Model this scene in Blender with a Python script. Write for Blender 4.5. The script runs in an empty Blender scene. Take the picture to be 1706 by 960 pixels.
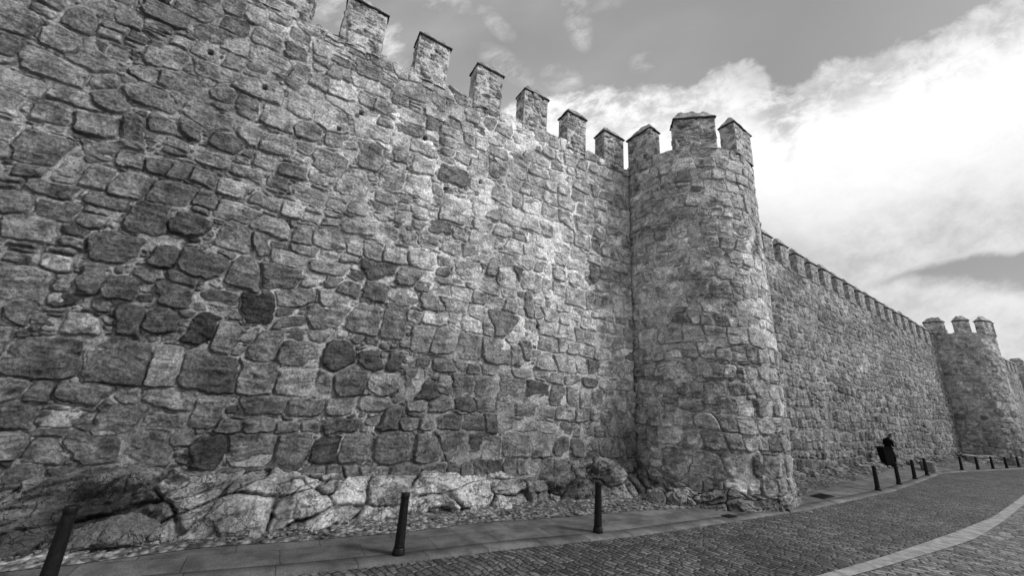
import bpy, bmesh, math, random
import numpy as np
from mathutils import Matrix, Vector
R = math.radians
SC = bpy.context.scene
COL = SC.collection

# ------------------------------------------------------------------ camera
cam = bpy.data.cameras.new('camera'); camo = bpy.data.objects.new('camera', cam); COL.objects.link(camo)
CZ = 2.2
AX = ((0.99788665, -0.06497867, 0.0), (-0.01850257, -0.28414657, -0.95860231), (0.0622887, 0.95657645, -0.28474834))
m = Matrix.Identity(4)
for i in range(3):
    for j in range(3): m[i][j] = AX[i][j]
m[0][3], m[1][3], m[2][3] = 0, 0, CZ
camo.matrix_world = m
cam.sensor_width = 36; cam.lens = 36 * 640 / 1706
cam.clip_start = .05; cam.clip_end = 5000
SC.camera = camo

# ------------------------------------------------------------------ sun, sky, exposure
SUN_EL, SUN_AZ = 40, 104          # azimuth measured from +Y towards +X
sl = bpy.data.lights.new('sun', 'SUN'); sl.energy = 2.3; sl.angle = R(13); sl.color = (1, 1, 1)
so = bpy.data.objects.new('sun', sl); COL.objects.link(so)
sd = Vector((math.sin(R(SUN_AZ)) * math.cos(R(SUN_EL)), math.cos(R(SUN_AZ)) * math.cos(R(SUN_EL)), math.sin(R(SUN_EL))))
so.rotation_euler = sd.to_track_quat('Z', 'Y').to_euler(); so.location = sd * 60
SC.view_settings.view_transform = 'Standard'; SC.view_settings.look = 'None'
SC.view_settings.exposure = 0.35; SC.view_settings.gamma = 1
SC.view_settings.use_curve_mapping = False


class NT:
    """small helper to write node trees"""
    def __init__(s, nt): s.nt = nt
    def n(s, t, **k):
        nd = s.nt.nodes.new(t)
        for a, b in k.items():
            if a.startswith('i_'): nd.inputs[int(a[2:])].default_value = b
            else: setattr(nd, a, b)
        return nd
    def l(s, a, b): s.nt.links.new(a, b)
    def _in(s, sock, v):
        if hasattr(v, 'is_output') or hasattr(v, 'links'): s.l(v, sock)
        else: sock.default_value = v
    def m(s, op, a, b=None, c=None, clamp=False):
        nd = s.n('ShaderNodeMath', operation=op, use_clamp=clamp); s._in(nd.inputs[0], a)
        if b is not None: s._in(nd.inputs[1], b)
        if c is not None: s._in(nd.inputs[2], c)
        return nd.outputs[0]
    def vm(s, op, a, b=None, sc=None):
        nd = s.n('ShaderNodeVectorMath', operation=op); s._in(nd.inputs[0], a)
        if b is not None: s._in(nd.inputs[1], b)
        if sc is not None: s._in(nd.inputs[3], sc)
        return nd.outputs[1] if op == 'DOT_PRODUCT' else nd.outputs[0]
    def comb(s, x, y, z=0.0):
        nd = s.n('ShaderNodeCombineXYZ'); s._in(nd.inputs[0], x); s._in(nd.inputs[1], y); s._in(nd.inputs[2], z); return nd.outputs[0]
    def noise(s, vec, scale, detail=4, rough=.55, dist=0.0):
        nd = s.n('ShaderNodeTexNoise'); s._in(nd.inputs['Vector'], vec); nd.inputs['Scale'].default_value = scale
        nd.inputs['Detail'].default_value = detail; nd.inputs['Roughness'].default_value = rough; nd.inputs['Distortion'].default_value = dist
        return nd.outputs[0]
    def ss(s, v, a, b, lo=0.0, hi=1.0):
        nd = s.n('ShaderNodeMapRange', interpolation_type='SMOOTHSTEP'); s._in(nd.inputs[0], v)
        for i, q in enumerate((a, b, lo, hi)): s._in(nd.inputs[i + 1], q)
        return nd.outputs[0]
    def curve(s, v, pts, x0, x1, y0, y1):
        """piecewise curve y(v) through pts"""
        t = s.m('DIVIDE', s.m('SUBTRACT', v, x0), x1 - x0, clamp=True)
        nd = s.n('ShaderNodeFloatCurve'); s._in(nd.inputs[1], t)
        c = nd.mapping.curves[0]
        pp = [((x - x0) / (x1 - x0), (y - y0) / (y1 - y0)) for x, y in pts]
        c.points[0].location = pp[0]; c.points[1].location = pp[-1]
        for q in pp[1:-1]: c.points.new(*q)
        nd.mapping.update()
        return s.m('ADD', s.m('MULTIPLY', nd.outputs[0], y1 - y0), y0)
    def mix(s, f, a, b):
        return s.m('ADD', s.m('MULTIPLY', a, s.m('SUBTRACT', 1.0, f)), s.m('MULTIPLY', b, f))


world = bpy.data.worlds.new('World'); SC.world = world; world.use_nodes = True
w = NT(world.node_tree); world.node_tree.nodes.clear()
tc = w.n('ShaderNodeTexCoord'); D = tc.outputs['Generated']
sky = w.n('ShaderNodeTexSky', sky_type='NISHITA'); sky.sun_disc = False
sky.sun_elevation = R(SUN_EL); sky.sun_rotation = R(SUN_AZ); sky.air_density = 1.0; sky.dust_density = .6; sky.ozone_density = 1
bw = w.n('ShaderNodeRGBToBW'); w.l(sky.outputs[0], bw.inputs[0])
# cloud chart: directions flattened about one fixed compass direction (units of the chart: hundredths)
cr = w.vm('DOT_PRODUCT', D, (AX[0][0], AX[1][0], AX[2][0]))
cu = w.vm('DOT_PRODUCT', D, (AX[0][1], AX[1][1], AX[2][1]))
cf = w.vm('DOT_PRODUCT', D, (-AX[0][2], -AX[1][2], -AX[2][2]))
cfp = w.m('MAXIMUM', cf, .08)
CX = w.m('ADD', w.m('MULTIPLY', w.m('DIVIDE', cr, cfp), 6.4), 8.53)
CY = w.m('SUBTRACT', 4.8, w.m('MULTIPLY', w.m('DIVIDE', cu, cfp), 6.4))
# noise lives on a horizontal cloud layer
sx = w.n('ShaderNodeSeparateXYZ'); w.l(D, sx.inputs[0])
dz = w.m('ADD', w.m('MAXIMUM', sx.outputs[2], 0.0), .12)
LAY = w.comb(w.m('DIVIDE', sx.outputs[0], dz), w.m('DIVIDE', sx.outputs[1], dz))
LAYS = w.vm('MULTIPLY', w.comb(w.m('MULTIPLY_ADD', CX, .8, w.m('MULTIPLY', CY, -.45)), w.m('MULTIPLY_ADD', CY, 1.35, w.m('MULTIPLY', CX, .55))), (1, 1, 1))
n1 = w.noise(LAYS, .75, 10, .66, .35)
n2 = w.noise(w.vm('ADD', LAYS, (7.3, 2.1, 0)), 2.1, 9, .68, .3)
n3 = w.noise(w.vm('ADD', LAYS, (3.3, 9.1, 4)), .35, 5, .5, .2)
nn = w.m('ADD', w.m('MULTIPLY', w.m('SUBTRACT', n1, .5), 1.5), w.m('MULTIPLY', w.m('SUBTRACT', n2, .5), .7))
# upper edge of the great cloud bank
e1 = w.curve(CX, [(-6, 2.2), (6, 1.9), (8.8, 1.62), (10.2, 1.5), (11.4, 1.28), (12.2, .98), (12.7, 1.2), (13.05, 1.6), (13.35, 1.35), (13.9, 1.0), (14.8, .7), (15.6, .45), (16.4, .1), (17.1, -.4), (24, -3)], -6, 24, -4, 4)
d1 = w.m('SUBTRACT', w.m('ADD', CY, w.m('MULTIPLY', nn, .75)), e1)
bank = w.ss(d1, -.06, .28)
# open lens of sky under the bank
e2 = w.curve(CX, [(-6, 9), (12, 6.5), (14.1, 4.82), (15, 4.48), (15.8, 4.27), (17.1, 4.1), (24, 3.6)], -6, 24, 0, 10)
e3 = w.curve(CX, [(-6, 9), (12, 6.5), (14.1, 4.86), (15, 4.78), (16, 4.82), (17.1, 4.95), (24, 5.2)], -6, 24, 0, 10)
l1 = w.ss(w.m('SUBTRACT', w.m('MULTIPLY_ADD', nn, .22, CY), e2), -.05, .16)
l2 = w.ss(w.m('SUBTRACT', w.m('MULTIPLY_ADD', nn, .5, CY), e3), -.3, .22)
lens = w.m('MULTIPLY', l1, w.m('SUBTRACT', 1.0, l2))
bank = w.m('MULTIPLY', bank, w.m('SUBTRACT', 1.0, w.m('MULTIPLY', lens, .93)))
# brightness inside the bank: blinding along its upper half, greyer below
core = w.curve(CX, [(-6, 3), (9, 2.1), (12.2, 2.2), (13.2, 2.35), (15, 1.85), (17.1, 1.15), (24, -1)], -6, 24, -4, 4)
dc = w.m('SUBTRACT', w.m('MULTIPLY_ADD', nn, .25, CY), core)
up_ = w.ss(dc, -1.25, -.15)
dn_ = w.ss(dc, .5, 2.3)
wht = w.m('MULTIPLY', up_, w.m('SUBTRACT', 1.0, dn_))
tex = w.ss(w.m('ADD', w.m('MULTIPLY', n2, .5), w.m('MULTIPLY', n3, 1.1)), .55, 1.05)
greyc = w.mix(tex, .42, .66)
edge_ = w.ss(d1, 1.3, .1)
mott = w.ss(w.m('ADD', n2, w.m('MULTIPLY', w.m('SUBTRACT', n1, .5), .8)), .40, .66)
wht = w.m('MULTIPLY', wht, w.m('SUBTRACT', 1.0, w.m('MULTIPLY', edge_, w.m('SUBTRACT', 1.0, mott))))
vC = w.m('MULTIPLY', w.mix(wht, greyc, .81), w.ss(w.m('ADD', n1, w.m('MULTIPLY', n2, .4)), .45, .9, .94, 1.04))
# thin wisps in the open part
def blob(cx, cy, rx, ry, ang):
    ca, sa = math.cos(R(ang)), math.sin(R(ang))
    dx = w.m('SUBTRACT', CX, cx); dy = w.m('SUBTRACT', CY, cy)
    a = w.m('MULTIPLY', w.m('ADD', w.m('MULTIPLY', dx, ca), w.m('MULTIPLY', dy, sa)), 1 / rx)
    b = w.m('MULTIPLY', w.m('SUBTRACT', w.m('MULTIPLY', dy, ca), w.m('MULTIPLY', dx, sa)), 1 / ry)
    return w.ss(w.m('ADD', w.m('MULTIPLY', a, a), w.m('MULTIPLY', b, b)), 1.0, 0.0)
wb = None
for args in [(5.5, .1, .8, .4, 20, .9), (6.55, .75, .35, .6, -10, 1.25), (7.45, .05, .95, .22, 8, .85), (8.45, 1.1, .75, .3, 35, .85), (8.3, .42, .45, .22, 45, .6),
             (9.6, .25, .3, .75, -12, .95), (9.35, 1.35, .5, .35, 15, .8), (10.7, 1.05, .35, .25, -20, .55), (9.9, .1, .7, .15, -8, .4), (2, -2, 4, 1.5, 20, .9), (14, -3, 5, 1.6, -15, .8)]:
    b = w.m('MULTIPLY', blob(*args[:5]), args[5]); wb = b if wb is None else w.m('MAXIMUM', wb, b)
wisp = w.m('MULTIPLY', wb, w.ss(w.m('ADD', n2, w.m('MULTIPLY', w.m('SUBTRACT', n1, .5), .9)), .26, .95))
veil = w.m('MULTIPLY', w.ss(n3, .3, .75), w.ss(CX, 13.5, 8.0, .04, .25))
front = w.ss(cf, .1, .35)
other = w.ss(w.noise(LAY, .8, 7, .6, .3), .44, .66)
m1 = w.m('MAXIMUM', w.m('MAXIMUM', bank, wisp), veil)
mask = w.mix(front, other, m1)
val = w.mix(front, .62, w.mix(bank, .68, vC))
bg1 = w.n('ShaderNodeBackground'); bg2 = w.n('ShaderNodeBackground'); mx = w.n('ShaderNodeMixShader'); wo = w.n('ShaderNodeOutputWorld')
bg1.inputs[1].default_value = .15
w.l(w.m('MULTIPLY', bw.outputs[0], w.m('MULTIPLY', w.mix(w.ss(CX, 8.5, 14.0), 1.28, .80), w.m('SUBTRACT', 1.0, w.m('MULTIPLY', lens, .45)))), bg1.inputs[0])
w.l(w.m('MULTIPLY', val, 10.0), bg2.inputs[0]); bg2.inputs[1].default_value = .1
w.l(mask, mx.inputs[0]); w.l(bg1.outputs[0], mx.inputs[1]); w.l(bg2.outputs[0], mx.inputs[2]); w.l(mx.outputs[0], wo.inputs[0])

# ------------------------------------------------------------------ numpy noise
class Noise:
    def __init__(s, seed):
        s.t = np.random.RandomState(seed).rand(256, 256)
    def __call__(s, x, y):
        xi = np.floor(x).astype(int); yi = np.floor(y).astype(int); fx = x - xi; fy = y - yi
        fx = fx * fx * fx * (fx * (fx * 6 - 15) + 10); fy = fy * fy * fy * (fy * (fy * 6 - 15) + 10)
        a = s.t[yi % 256, xi % 256]; b = s.t[yi % 256, (xi + 1) % 256]; c = s.t[(yi + 1) % 256, xi % 256]; d = s.t[(yi + 1) % 256, (xi + 1) % 256]
        return (a + (b - a) * fx) * (1 - fy) + (c + (d - c) * fx) * fy - .5
    def fbm(s, x, y, o=4, g=.5):
        r = 0; a = 1
        for k in range(o):
            r = r + a * s(x * 2 ** k + 17.3 * k, y * 2 ** k + 5.1 * k); a *= g
        return r

def smooth(x): x = np.clip(x, 0, 1); return x * x * (3 - 2 * x)

# ------------------------------------------------------------------ rubble masonry relief
def masonry(us, vs, seed, ch=(.34, .62), sw=(.3, .85), bulge=(.02, .055), mort=.45, rough=1.0, hero=(), tone=(.17, .33), split=.22, flat=.35, dark=.1, zone=None, fill=0, reg=None, chf=None, pw=(2.6, 7.5)):
    """relief (m), tone and mortar mask of a wall of coursed rubble sampled on us x vs"""
    rnd = random.Random(seed); N = Noise(seed); N2 = Noise(seed + 77)
    us = np.asarray(us, float); vs = np.asarray(vs, float)
    U, V = np.meshgrid(us, vs)
    wa = .10
    X = U + wa * N.fbm(U * .9, V * .9, 2) + .06 * N.fbm(U * 4 + 9, V * 4, 2) + .018 * N.fbm(U * 15, V * 15 + 3, 2)
    Y = V + .22 * N.fbm(U * .35 + 31, V * .5, 2) + .065 * N.fbm(U * 3.1, V * 3.1 + 40, 2) + .018 * N.fbm(U * 14 + 50, V * 14, 2)
    st = []
    y = vs[0] - .4
    while y < vs[-1] + .4:
        h = rnd.uniform(*(chf(y) if chf else ch))
        rg = reg if reg else (lambda x, y: 0.0)
        if rnd.random() < .15: h *= .6
        x = us[0] - .6 + rnd.uniform(-.3, 0)
        while x < us[-1] + .6:
            wd = rnd.uniform(*sw) * (.6 + .5 * h / ch[1])
            r = rnd.random()
            if r < split * (1 - .8 * rg(x, y)):                      # column of small stones
                k = rnd.choice([2, 2, 3]); wd = min(wd, .42); yy = y
                cut = sorted([rnd.uniform(.25, .75) for _ in range(k - 1)]) + [1]; p = 0
                for c in cut:
                    hh = (c - p) * h
                    if hh > .05: st.append((x + wd / 2, y + (p + c) / 2 * h, wd / 2 * rnd.uniform(.8, 1), hh / 2, 0))
                    p = c
            else:
                hh = h * rnd.uniform(.84, 1.03); off = rnd.uniform(-.02, .02)
                top = h - hh
                st.append((x + wd / 2, y + h / 2 + off, wd / 2, hh / 2, 0))
                if top > .05 or rnd.random() < .18 * (1 - rg(x, y)): st.append((x + wd * rnd.uniform(.2, .8), y + h - .03, rnd.uniform(.05, .13), rnd.uniform(.022, .04), 1))
            x += wd
            if rnd.random() < .33 * (1 - .8 * rg(x, y)):             # pinning stones in the upright joint
                g = rnd.uniform(.05, .1); yy = y + rnd.uniform(0, .12)
                while yy < y + h - .06:
                    q = rnd.uniform(.06, .2); st.append((x + g / 2, yy + q / 2, g / 2, q / 2 * .9, 1)); yy += q + rnd.uniform(0, .15)
                x += g
        y += h
        if rnd.random() < (flat + .25) * (1 - .7 * rg(us[-1] * .5, y)):          # levelling slabs
            hh = rnd.uniform(.05, .1); x = us[0]
            while x < us[-1]:
                q = rnd.uniform(.12, .42)
                if rnd.random() < flat * 1.6: st.append((x + q / 2, y + hh / 2, q / 2, hh / 2, 1))
                x += q * 1.02
            y += hh * .9
    if len(hero):
        hs = [(a, b, c, d) for a, b, c, d, e in hero]
        st = [s for s in st if not any(abs(s[0] - a) < c * .95 + .3 * s[2] and abs(s[1] - b) < d * .95 + .3 * s[3] for a, b, c, d in hs)]
    n0 = len(st)
    for a, b, c, d, e in hero: st.append((a, b, c, d, 2))
    S1 = np.full(U.shape, -1.0); S2 = np.full(U.shape, -1.0); I = np.zeros(U.shape, int)
    P = []
    def add(i, cx, cy, a, b, kind):
        if kind == 2: a2, b2 = a * 1.1, b * 1.1
        elif kind == 3: a2, b2 = a, b
        else: a2, b2 = a * 1.09, b * 1.09
        p = rnd.uniform(*pw) if kind in (0, 2) else rnd.uniform(2.0, 3.5)
        th = rnd.gauss(0, .06) if kind in (0, 2) else rnd.gauss(0, .14)
        sk = rnd.gauss(0, .14)
        tp = rnd.gauss(0, .17)
        i0, i1 = np.searchsorted(us, [cx - a2 * 1.3 - .2, cx + a2 * 1.3 + .2]); j0, j1 = np.searchsorted(vs, [cy - b2 * 1.3 - .25, cy + b2 * 1.3 + .25])
        bl = rnd.uniform(*bulge) * (.55 if kind in (1, 3) else 1)
        t = rnd.uniform(*tone)
        if rnd.random() < dark: t *= rnd.uniform(.4, .7)
        if rnd.random() < .15: t *= 1.3
        if kind in (1, 3): t *= rnd.uniform(.5, 1.05)
        if kind == 2: t = (hero[i - n0][4] + (.12 if .38 < hero[i - n0][4] < 1 else 0)) * .27; bl = bulge[1] * (1.2 if t < .2 else .8)
        P.append((cx, cy, bl, rnd.uniform(.010, .04), rnd.gauss(0, .045), rnd.gauss(0, .06), rnd.uniform(-.014, .014), t, rnd.uniform(.002, .009), rnd.random() * 50))
        if i1 <= i0 or j1 <= j0: return
        sl_ = (slice(j0, j1), slice(i0, i1))
        dx = X[sl_] - cx; dy = Y[sl_] - cy
        xx = dx * math.cos(th) + dy * math.sin(th) + sk * dy; yy = dy * math.cos(th) - dx * math.sin(th)
        xx = xx * (1 + tp * yy / max(b2, .05))
        d = (np.abs(xx / a2) ** p + np.abs(yy / b2) ** p) ** (1 / p)
        s = (1 - d) * min(a2, b2)
        if kind == 1: s = s + .006
        A = S1[sl_]; B = S2[sl_]; K = I[sl_]
        up = s > A
        S2[sl_] = np.where(up, A, np.maximum(B, s)); S1[sl_] = np.where(up, s, A); I[sl_] = np.where(up, i, K)
    for i, q_ in enumerate(st): add(i, *q_)
    # pack the voids that are left with small stones
    gs = max(2, int(.04 / (us[-1] - us[-2]))); i = len(st)
    for k in range(fill):
        sub_ = S1[::gs, ::gs]; jj, ii = np.unravel_index(np.argmin(sub_), sub_.shape); v = -sub_[jj, ii]
        if v < .022: break
        v = min(v, .14); e_ = rnd.uniform(1.2, 2.2)
        add(i, X[jj * gs, ii * gs], Y[jj * gs, ii * gs], min(v * e_, .3) + .01, v * rnd.uniform(.85, 1.15) + .006, 3); i += 1
        if S1[jj * gs, ii * gs] < 0: S1[jj * gs, ii * gs] = 0.0
    P = np.array(P)
    q = P[I]
    cx, cy, bl, ed, gx, gy, b0, tn, gp, ph = [q[..., k] for k in range(10)]
    eff = np.minimum(S1, (S1 - S2) * .5 - gp)
    f1 = N2.fbm(U * 6 + ph, V * 6, 4, .55); f2 = N2.fbm(U * 26, V * 26 + ph, 3, .6)
    crag = np.abs(N2.fbm(U * 3.2 + ph * 2, V * 7.5 - ph, 3, .55))
    z = zone(U, V) if zone else np.ones_like(U)        # 1 = rough, 0 = well pointed and smooth
    strat = N2.fbm(U * 2.2 + ph * 3, V * 13 + ph + U * gx * 60, 3, .6)
    Hs = b0 + bl * (.6 + .5 * z) * smooth(eff / ed) + 1.25 * (gx * (X - cx) + gy * (Y - cy)) + rough * (.016 * f1 + .010 * f2 + .016 * strat - .026 * (crag - .12) * (.5 + .6 * z))
    mid = (bulge[0] + bulge[1]) / 2
    lvl = mid * (mort - .28) + .010 * (1 - z) * N.fbm(U * 3.3, V * 3.3 + 70, 3) + .05 * np.maximum(N.fbm(U * 1.1, V * 1.1 + 70, 3) - .17, 0) + .007 * f2
    Hm = lvl - .004
    stone = (eff > 0) & (Hs > Hm)
    H = np.where(eff > 0, np.maximum(Hs, Hm), Hm)
    gate = smooth((N.fbm(U * 3.3 + 90, V * 3.3, 3) + .02 + .12 * z) * 5)
    crev = np.exp(-((eff + .002) / .0075) ** 2) * gate
    H = H - .034 * crev * (.6 + .4 * z)
    M = 1 - smooth((eff) / .009) * smooth((Hs - Hm) / .005)
    mt = .42 + .18 * N.fbm(U * 8, V * 8, 3) + .2 * N.fbm(U * .8, V * .8 + 5, 2)
    T = tn * (1 + .8 * f1 + .4 * strat + .35 * f2)
    T = T * (1 - M) + np.maximum(mt, .12) * M
    T = T * (1 - .5 * crev)  # crevice shadow lines painted into the tone, besides the cut relief
    return H, T, ph * (1 - smooth(M * 2))

def grid_mesh(name, P, attrs, closed=False):
    """P (nv, nu, 3) -> mesh with smooth quads and float attributes"""
    nv, nu = P.shape[:2]
    me = bpy.data.meshes.new(name)
    idx = np.arange(nv * nu).reshape(nv, nu)
    q = np.stack([idx[:-1, :-1], idx[:-1, 1:], idx[1:, 1:], idx[1:, :-1]], -1).reshape(-1, 4)
    me.vertices.add(nv * nu); me.vertices.foreach_set('co', P.astype(np.float32).ravel())
    me.loops.add(q.size); me.loops.foreach_set('vertex_index', q.astype(np.int32).ravel())
    me.polygons.add(len(q)); me.polygons.foreach_set('loop_start', np.arange(0, q.size, 4, dtype=np.int32))
    me.polygons.foreach_set('use_smooth', np.ones(len(q), bool))
    for k, a in attrs.items():
        at = me.attributes.new(k, 'FLOAT', 'POINT'); at.data.foreach_set('value', np.asarray(a, np.float32).ravel())
    me.update(calc_edges=True); me.validate()
    return me

def join_grids(name, parts):
    """several (P, attrs) grids into one mesh"""
    V = []; Q = []; A = {}; o = 0
    for P, at in parts:
        nv, nu = P.shape[:2]; idx = np.arange(nv * nu).reshape(nv, nu) + o
        V.append(P.reshape(-1, 3)); Q.append(np.stack([idx[:-1, :-1], idx[:-1, 1:], idx[1:, 1:], idx[1:, :-1]], -1).reshape(-1, 4)); o += nv * nu
        for k, a in at.items(): A.setdefault(k, []).append(np.broadcast_to(np.asarray(a, float), (nv, nu)).ravel())
    V = np.concatenate(V); q = np.concatenate(Q); me = bpy.data.meshes.new(name)
    me.vertices.add(len(V)); me.vertices.foreach_set('co', V.astype(np.float32).ravel())
    me.loops.add(q.size); me.loops.foreach_set('vertex_index', q.astype(np.int32).ravel())
    me.polygons.add(len(q)); me.polygons.foreach_set('loop_start', np.arange(0, q.size, 4, dtype=np.int32))
    me.polygons.foreach_set('use_smooth', np.ones(len(q), bool))
    for k, a in A.items():
        at = me.attributes.new(k, 'FLOAT', 'POINT'); at.data.foreach_set('value', np.concatenate(a).astype(np.float32))
    me.update(calc_edges=True); me.validate()
    return me

# ------------------------------------------------------------------ objects
def obj(name, me, mat=None, parent=None):
    o = bpy.data.objects.new(name, me); COL.objects.link(o)
    if mat is not None and me is not None and not me.materials: me.materials.append(mat)
    if parent: o.parent = parent
    return o
def tag(o, label=None, cat=None, group=None, kind=None):
    if label: o['label'] = label
    if cat: o['category'] = cat
    if group: o['group'] = group
    if kind: o['kind'] = kind
    return o
def thing(name, label, cat, loc=(0, 0, 0), rz=0, group=None):
    o = bpy.data.objects.new(name, None); COL.objects.link(o); o.location = loc; o.rotation_euler = (0, 0, rz); o.empty_display_size = .2
    return tag(o, label, cat, group)

# ------------------------------------------------------------------ materials
def mat(name, rough=.9):
    mt = bpy.data.materials.new(name); mt.use_nodes = True; t = NT(mt.node_tree); bs = mt.node_tree.nodes['Principled BSDF']
    bs.inputs['Roughness'].default_value = rough; bs.inputs['Specular IOR Level'].default_value = .25
    return mt, t, bs
def bump(t, bs, hgt, dist, strength=1.0):
    b = t.n('ShaderNodeBump'); b.inputs['Strength'].default_value = strength; b.inputs['Distance'].default_value = dist
    t.l(hgt, b.inputs['Height']); t.l(b.outputs[0], bs.inputs['Normal'])

def stone_mat(name, gain=1.0, cracks=0.0, fine=1.0):
    mt, t, bs = mat(name, .92)
    at = t.n('ShaderNodeAttribute', attribute_name='tone').outputs['Fac']
    g0_ = t.n('ShaderNodeTexCoord').outputs['Object']; ce = t.n('ShaderNodeAttribute', attribute_name='cell').outputs['Fac']
    g = t.vm('ADD', g0_, t.comb(t.m('MULTIPLY', ce, 3.1), t.m('MULTIPLY', ce, 1.7), 0.0))
    a = t.noise(g, 3.2, 6, .65); b = t.noise(g, 22, 6, .72); c = t.noise(g, 95, 3, .7)
    k = t.m('MULTIPLY', t.ss(a, .25, .75, .68, 1.32), t.ss(b, .30, .70, .48, 1.52))
    k = t.m('MULTIPLY', k, t.ss(c, .25, .75, 1 - .35 * fine, 1 + .35 * fine))
    sp = t.ss(t.noise(g, 11, 5, .75), .60, .72, 1.0, .55)          # dark lichen spots
    k = t.m('MULTIPLY', k, sp)
    k = t.m('MULTIPLY', k, gain)
    h = t.m('ADD', t.m('MULTIPLY', b, .8), t.m('MULTIPLY', c, .35))
    if cracks:
        wv = t.vm('ADD', g, t.vm('SCALE', t.n('ShaderNodeTexNoise').outputs[1], sc=.0))
        ns = t.n('ShaderNodeTexNoise'); ns.inputs['Scale'].default_value = 2.5; ns.inputs['Detail'].default_value = 5; t.l(g, ns.inputs['Vector'])
        wv = t.vm('ADD', g, t.vm('SCALE', ns.outputs[1], sc=.55))
        vo = t.n('ShaderNodeTexVoronoi', feature='DISTANCE_TO_EDGE'); vo.inputs['Scale'].default_value = 2.3; t.l(wv, vo.inputs['Vector'])
        cr = t.ss(vo.outputs[0], 0.0, .022, 0.0, 1.0)
        sel = t.ss(t.noise(g, 1.7, 2), .42, .55)
        cr = t.m('MAXIMUM', cr, t.m('SUBTRACT', 1.0, sel))
        vo2 = t.n('ShaderNodeTexVoronoi', feature='DISTANCE_TO_EDGE'); vo2.inputs['Scale'].default_value = 5.5; t.l(wv, vo2.inputs['Vector'])
        cr2 = t.m('MAXIMUM', t.ss(vo2.outputs[0], 0.0, .035), t.ss(t.noise(g, 2.3, 2), .56, .46))
        cr = t.m('MULTIPLY', cr, cr2)
        h = t.m('ADD', h, t.m('MULTIPLY', cr, cracks))
        k = t.m('MULTIPLY', k, t.m('MULTIPLY_ADD', cr, .55, .45))
    t.l(t.m('MULTIPLY', at, k), bs.inputs['Base Color'])
    bump(t, bs, h, .042, 1.0)
    return mt
M_STONE = stone_mat('rubble_masonry', 1.0)
M_ROCK = stone_mat('granite_bedrock', 1.0, 1.2)
M_CAP = stone_mat('mortar_cap', 1.0)

def const_mat(name, c, rough=.6, var=.25, sc=30, bd=.002, spec=.3, metal=0):
    mt, t, bs = mat(name, rough); g = t.n('ShaderNodeTexCoord').outputs['Object']
    n = t.noise(g, sc, 5, .65); t.l(t.m('MULTIPLY', t.ss(n, .25, .75, 1 - var, 1 + var), c), bs.inputs['Base Color'])
    bs.inputs['Specular IOR Level'].default_value = spec; bs.inputs['Metallic'].default_value = metal
    bump(t, bs, n, bd, .6); return mt
M_IRON = const_mat('black_cast_iron', .007, .5, .7, 18, .004, .2)
M_BLACK = const_mat('black_plastic', .004, .6, .3, 12, .001, .15)
M_CLOTH = const_mat('dark_cloth', .005, .9, .4, 30, .004, .1)
M_CAPW = const_mat('pale_cap_cloth', .30, .9, .2, 40, .002, .1)
M_SKIN = const_mat('skin', .07, .6, .2, 40, .001, .2)

# ------------------------------------------------------------------ frames (u along a wall, n away from the street)
class Frame:
    def __init__(s, az, d):
        a = R(az); s.u = np.array([math.sin(a), math.cos(a), 0]); s.n = np.array([-math.cos(a), math.sin(a), 0]); s.d = d; s.az = az
    def p(s, u, n, z):
        u = np.asarray(u, float)[..., None]; n = np.asarray(n, float)[..., None]; z = np.asarray(z, float)
        return u * s.u + n * s.n + z[..., None] * np.array([0, 0, 1.0])
    def un(s, x, y):
        q = np.array([x, y, 0.0]); return q @ s.u, q @ s.n
F1 = Frame(60.27, 8.6); F2 = Frame(59.0, 8.6); FG = Frame(60.0, 8.6)
def along(f): return R(90 - f.az)      # rotation about Z that turns +X into the wall direction

# ------------------------------------------------------------------ merlons
def box_relief(w, d, h, seed, res, **kw):
    """closed upright block, front at y=0, depth towards +y, x centred; four relief faces"""
    per = 2 * (w + d); n = max(16, int(per / res)); s = np.linspace(0, per, n + 1); zs = np.arange(0, h + res * .5, res)
    kk = dict(ch=(.10, .26), sw=(.15, .5), bulge=(.008, .03), mort=.5, split=.15, flat=.5, rough=.8); kk.update(kw)
    H, T, M = masonry(s, zs, seed, **kk)
    H[:, -1] = H[:, 0]; T[:, -1] = T[:, 0]
    r = .035
    P = np.zeros(H.shape + (3,))
    for k, q in enumerate(s):
        if q < w: x, y, nx, ny, c = -w / 2 + q, 0, 0, -1, min(q, w - q)
        elif q < w + d: x, y, nx, ny, c = w / 2, q - w, 1, 0, min(q - w, w + d - q)
        elif q < 2 * w + d: x, y, nx, ny, c = w / 2 - (q - w - d), d, 0, 1, min(q - w - d, 2 * w + d - q)
        else: x, y, nx, ny, c = -w / 2, d - (q - 2 * w - d), -1, 0, min(q - 2 * w - d, per - q)
        f = min(1, c / .06)
        hh = H[:, k] * f
        P[:, k, 0] = x + nx * hh; P[:, k, 1] = y + ny * hh; P[:, k, 2] = zs
    # corners bitten a little
    return P, T, zs

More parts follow.
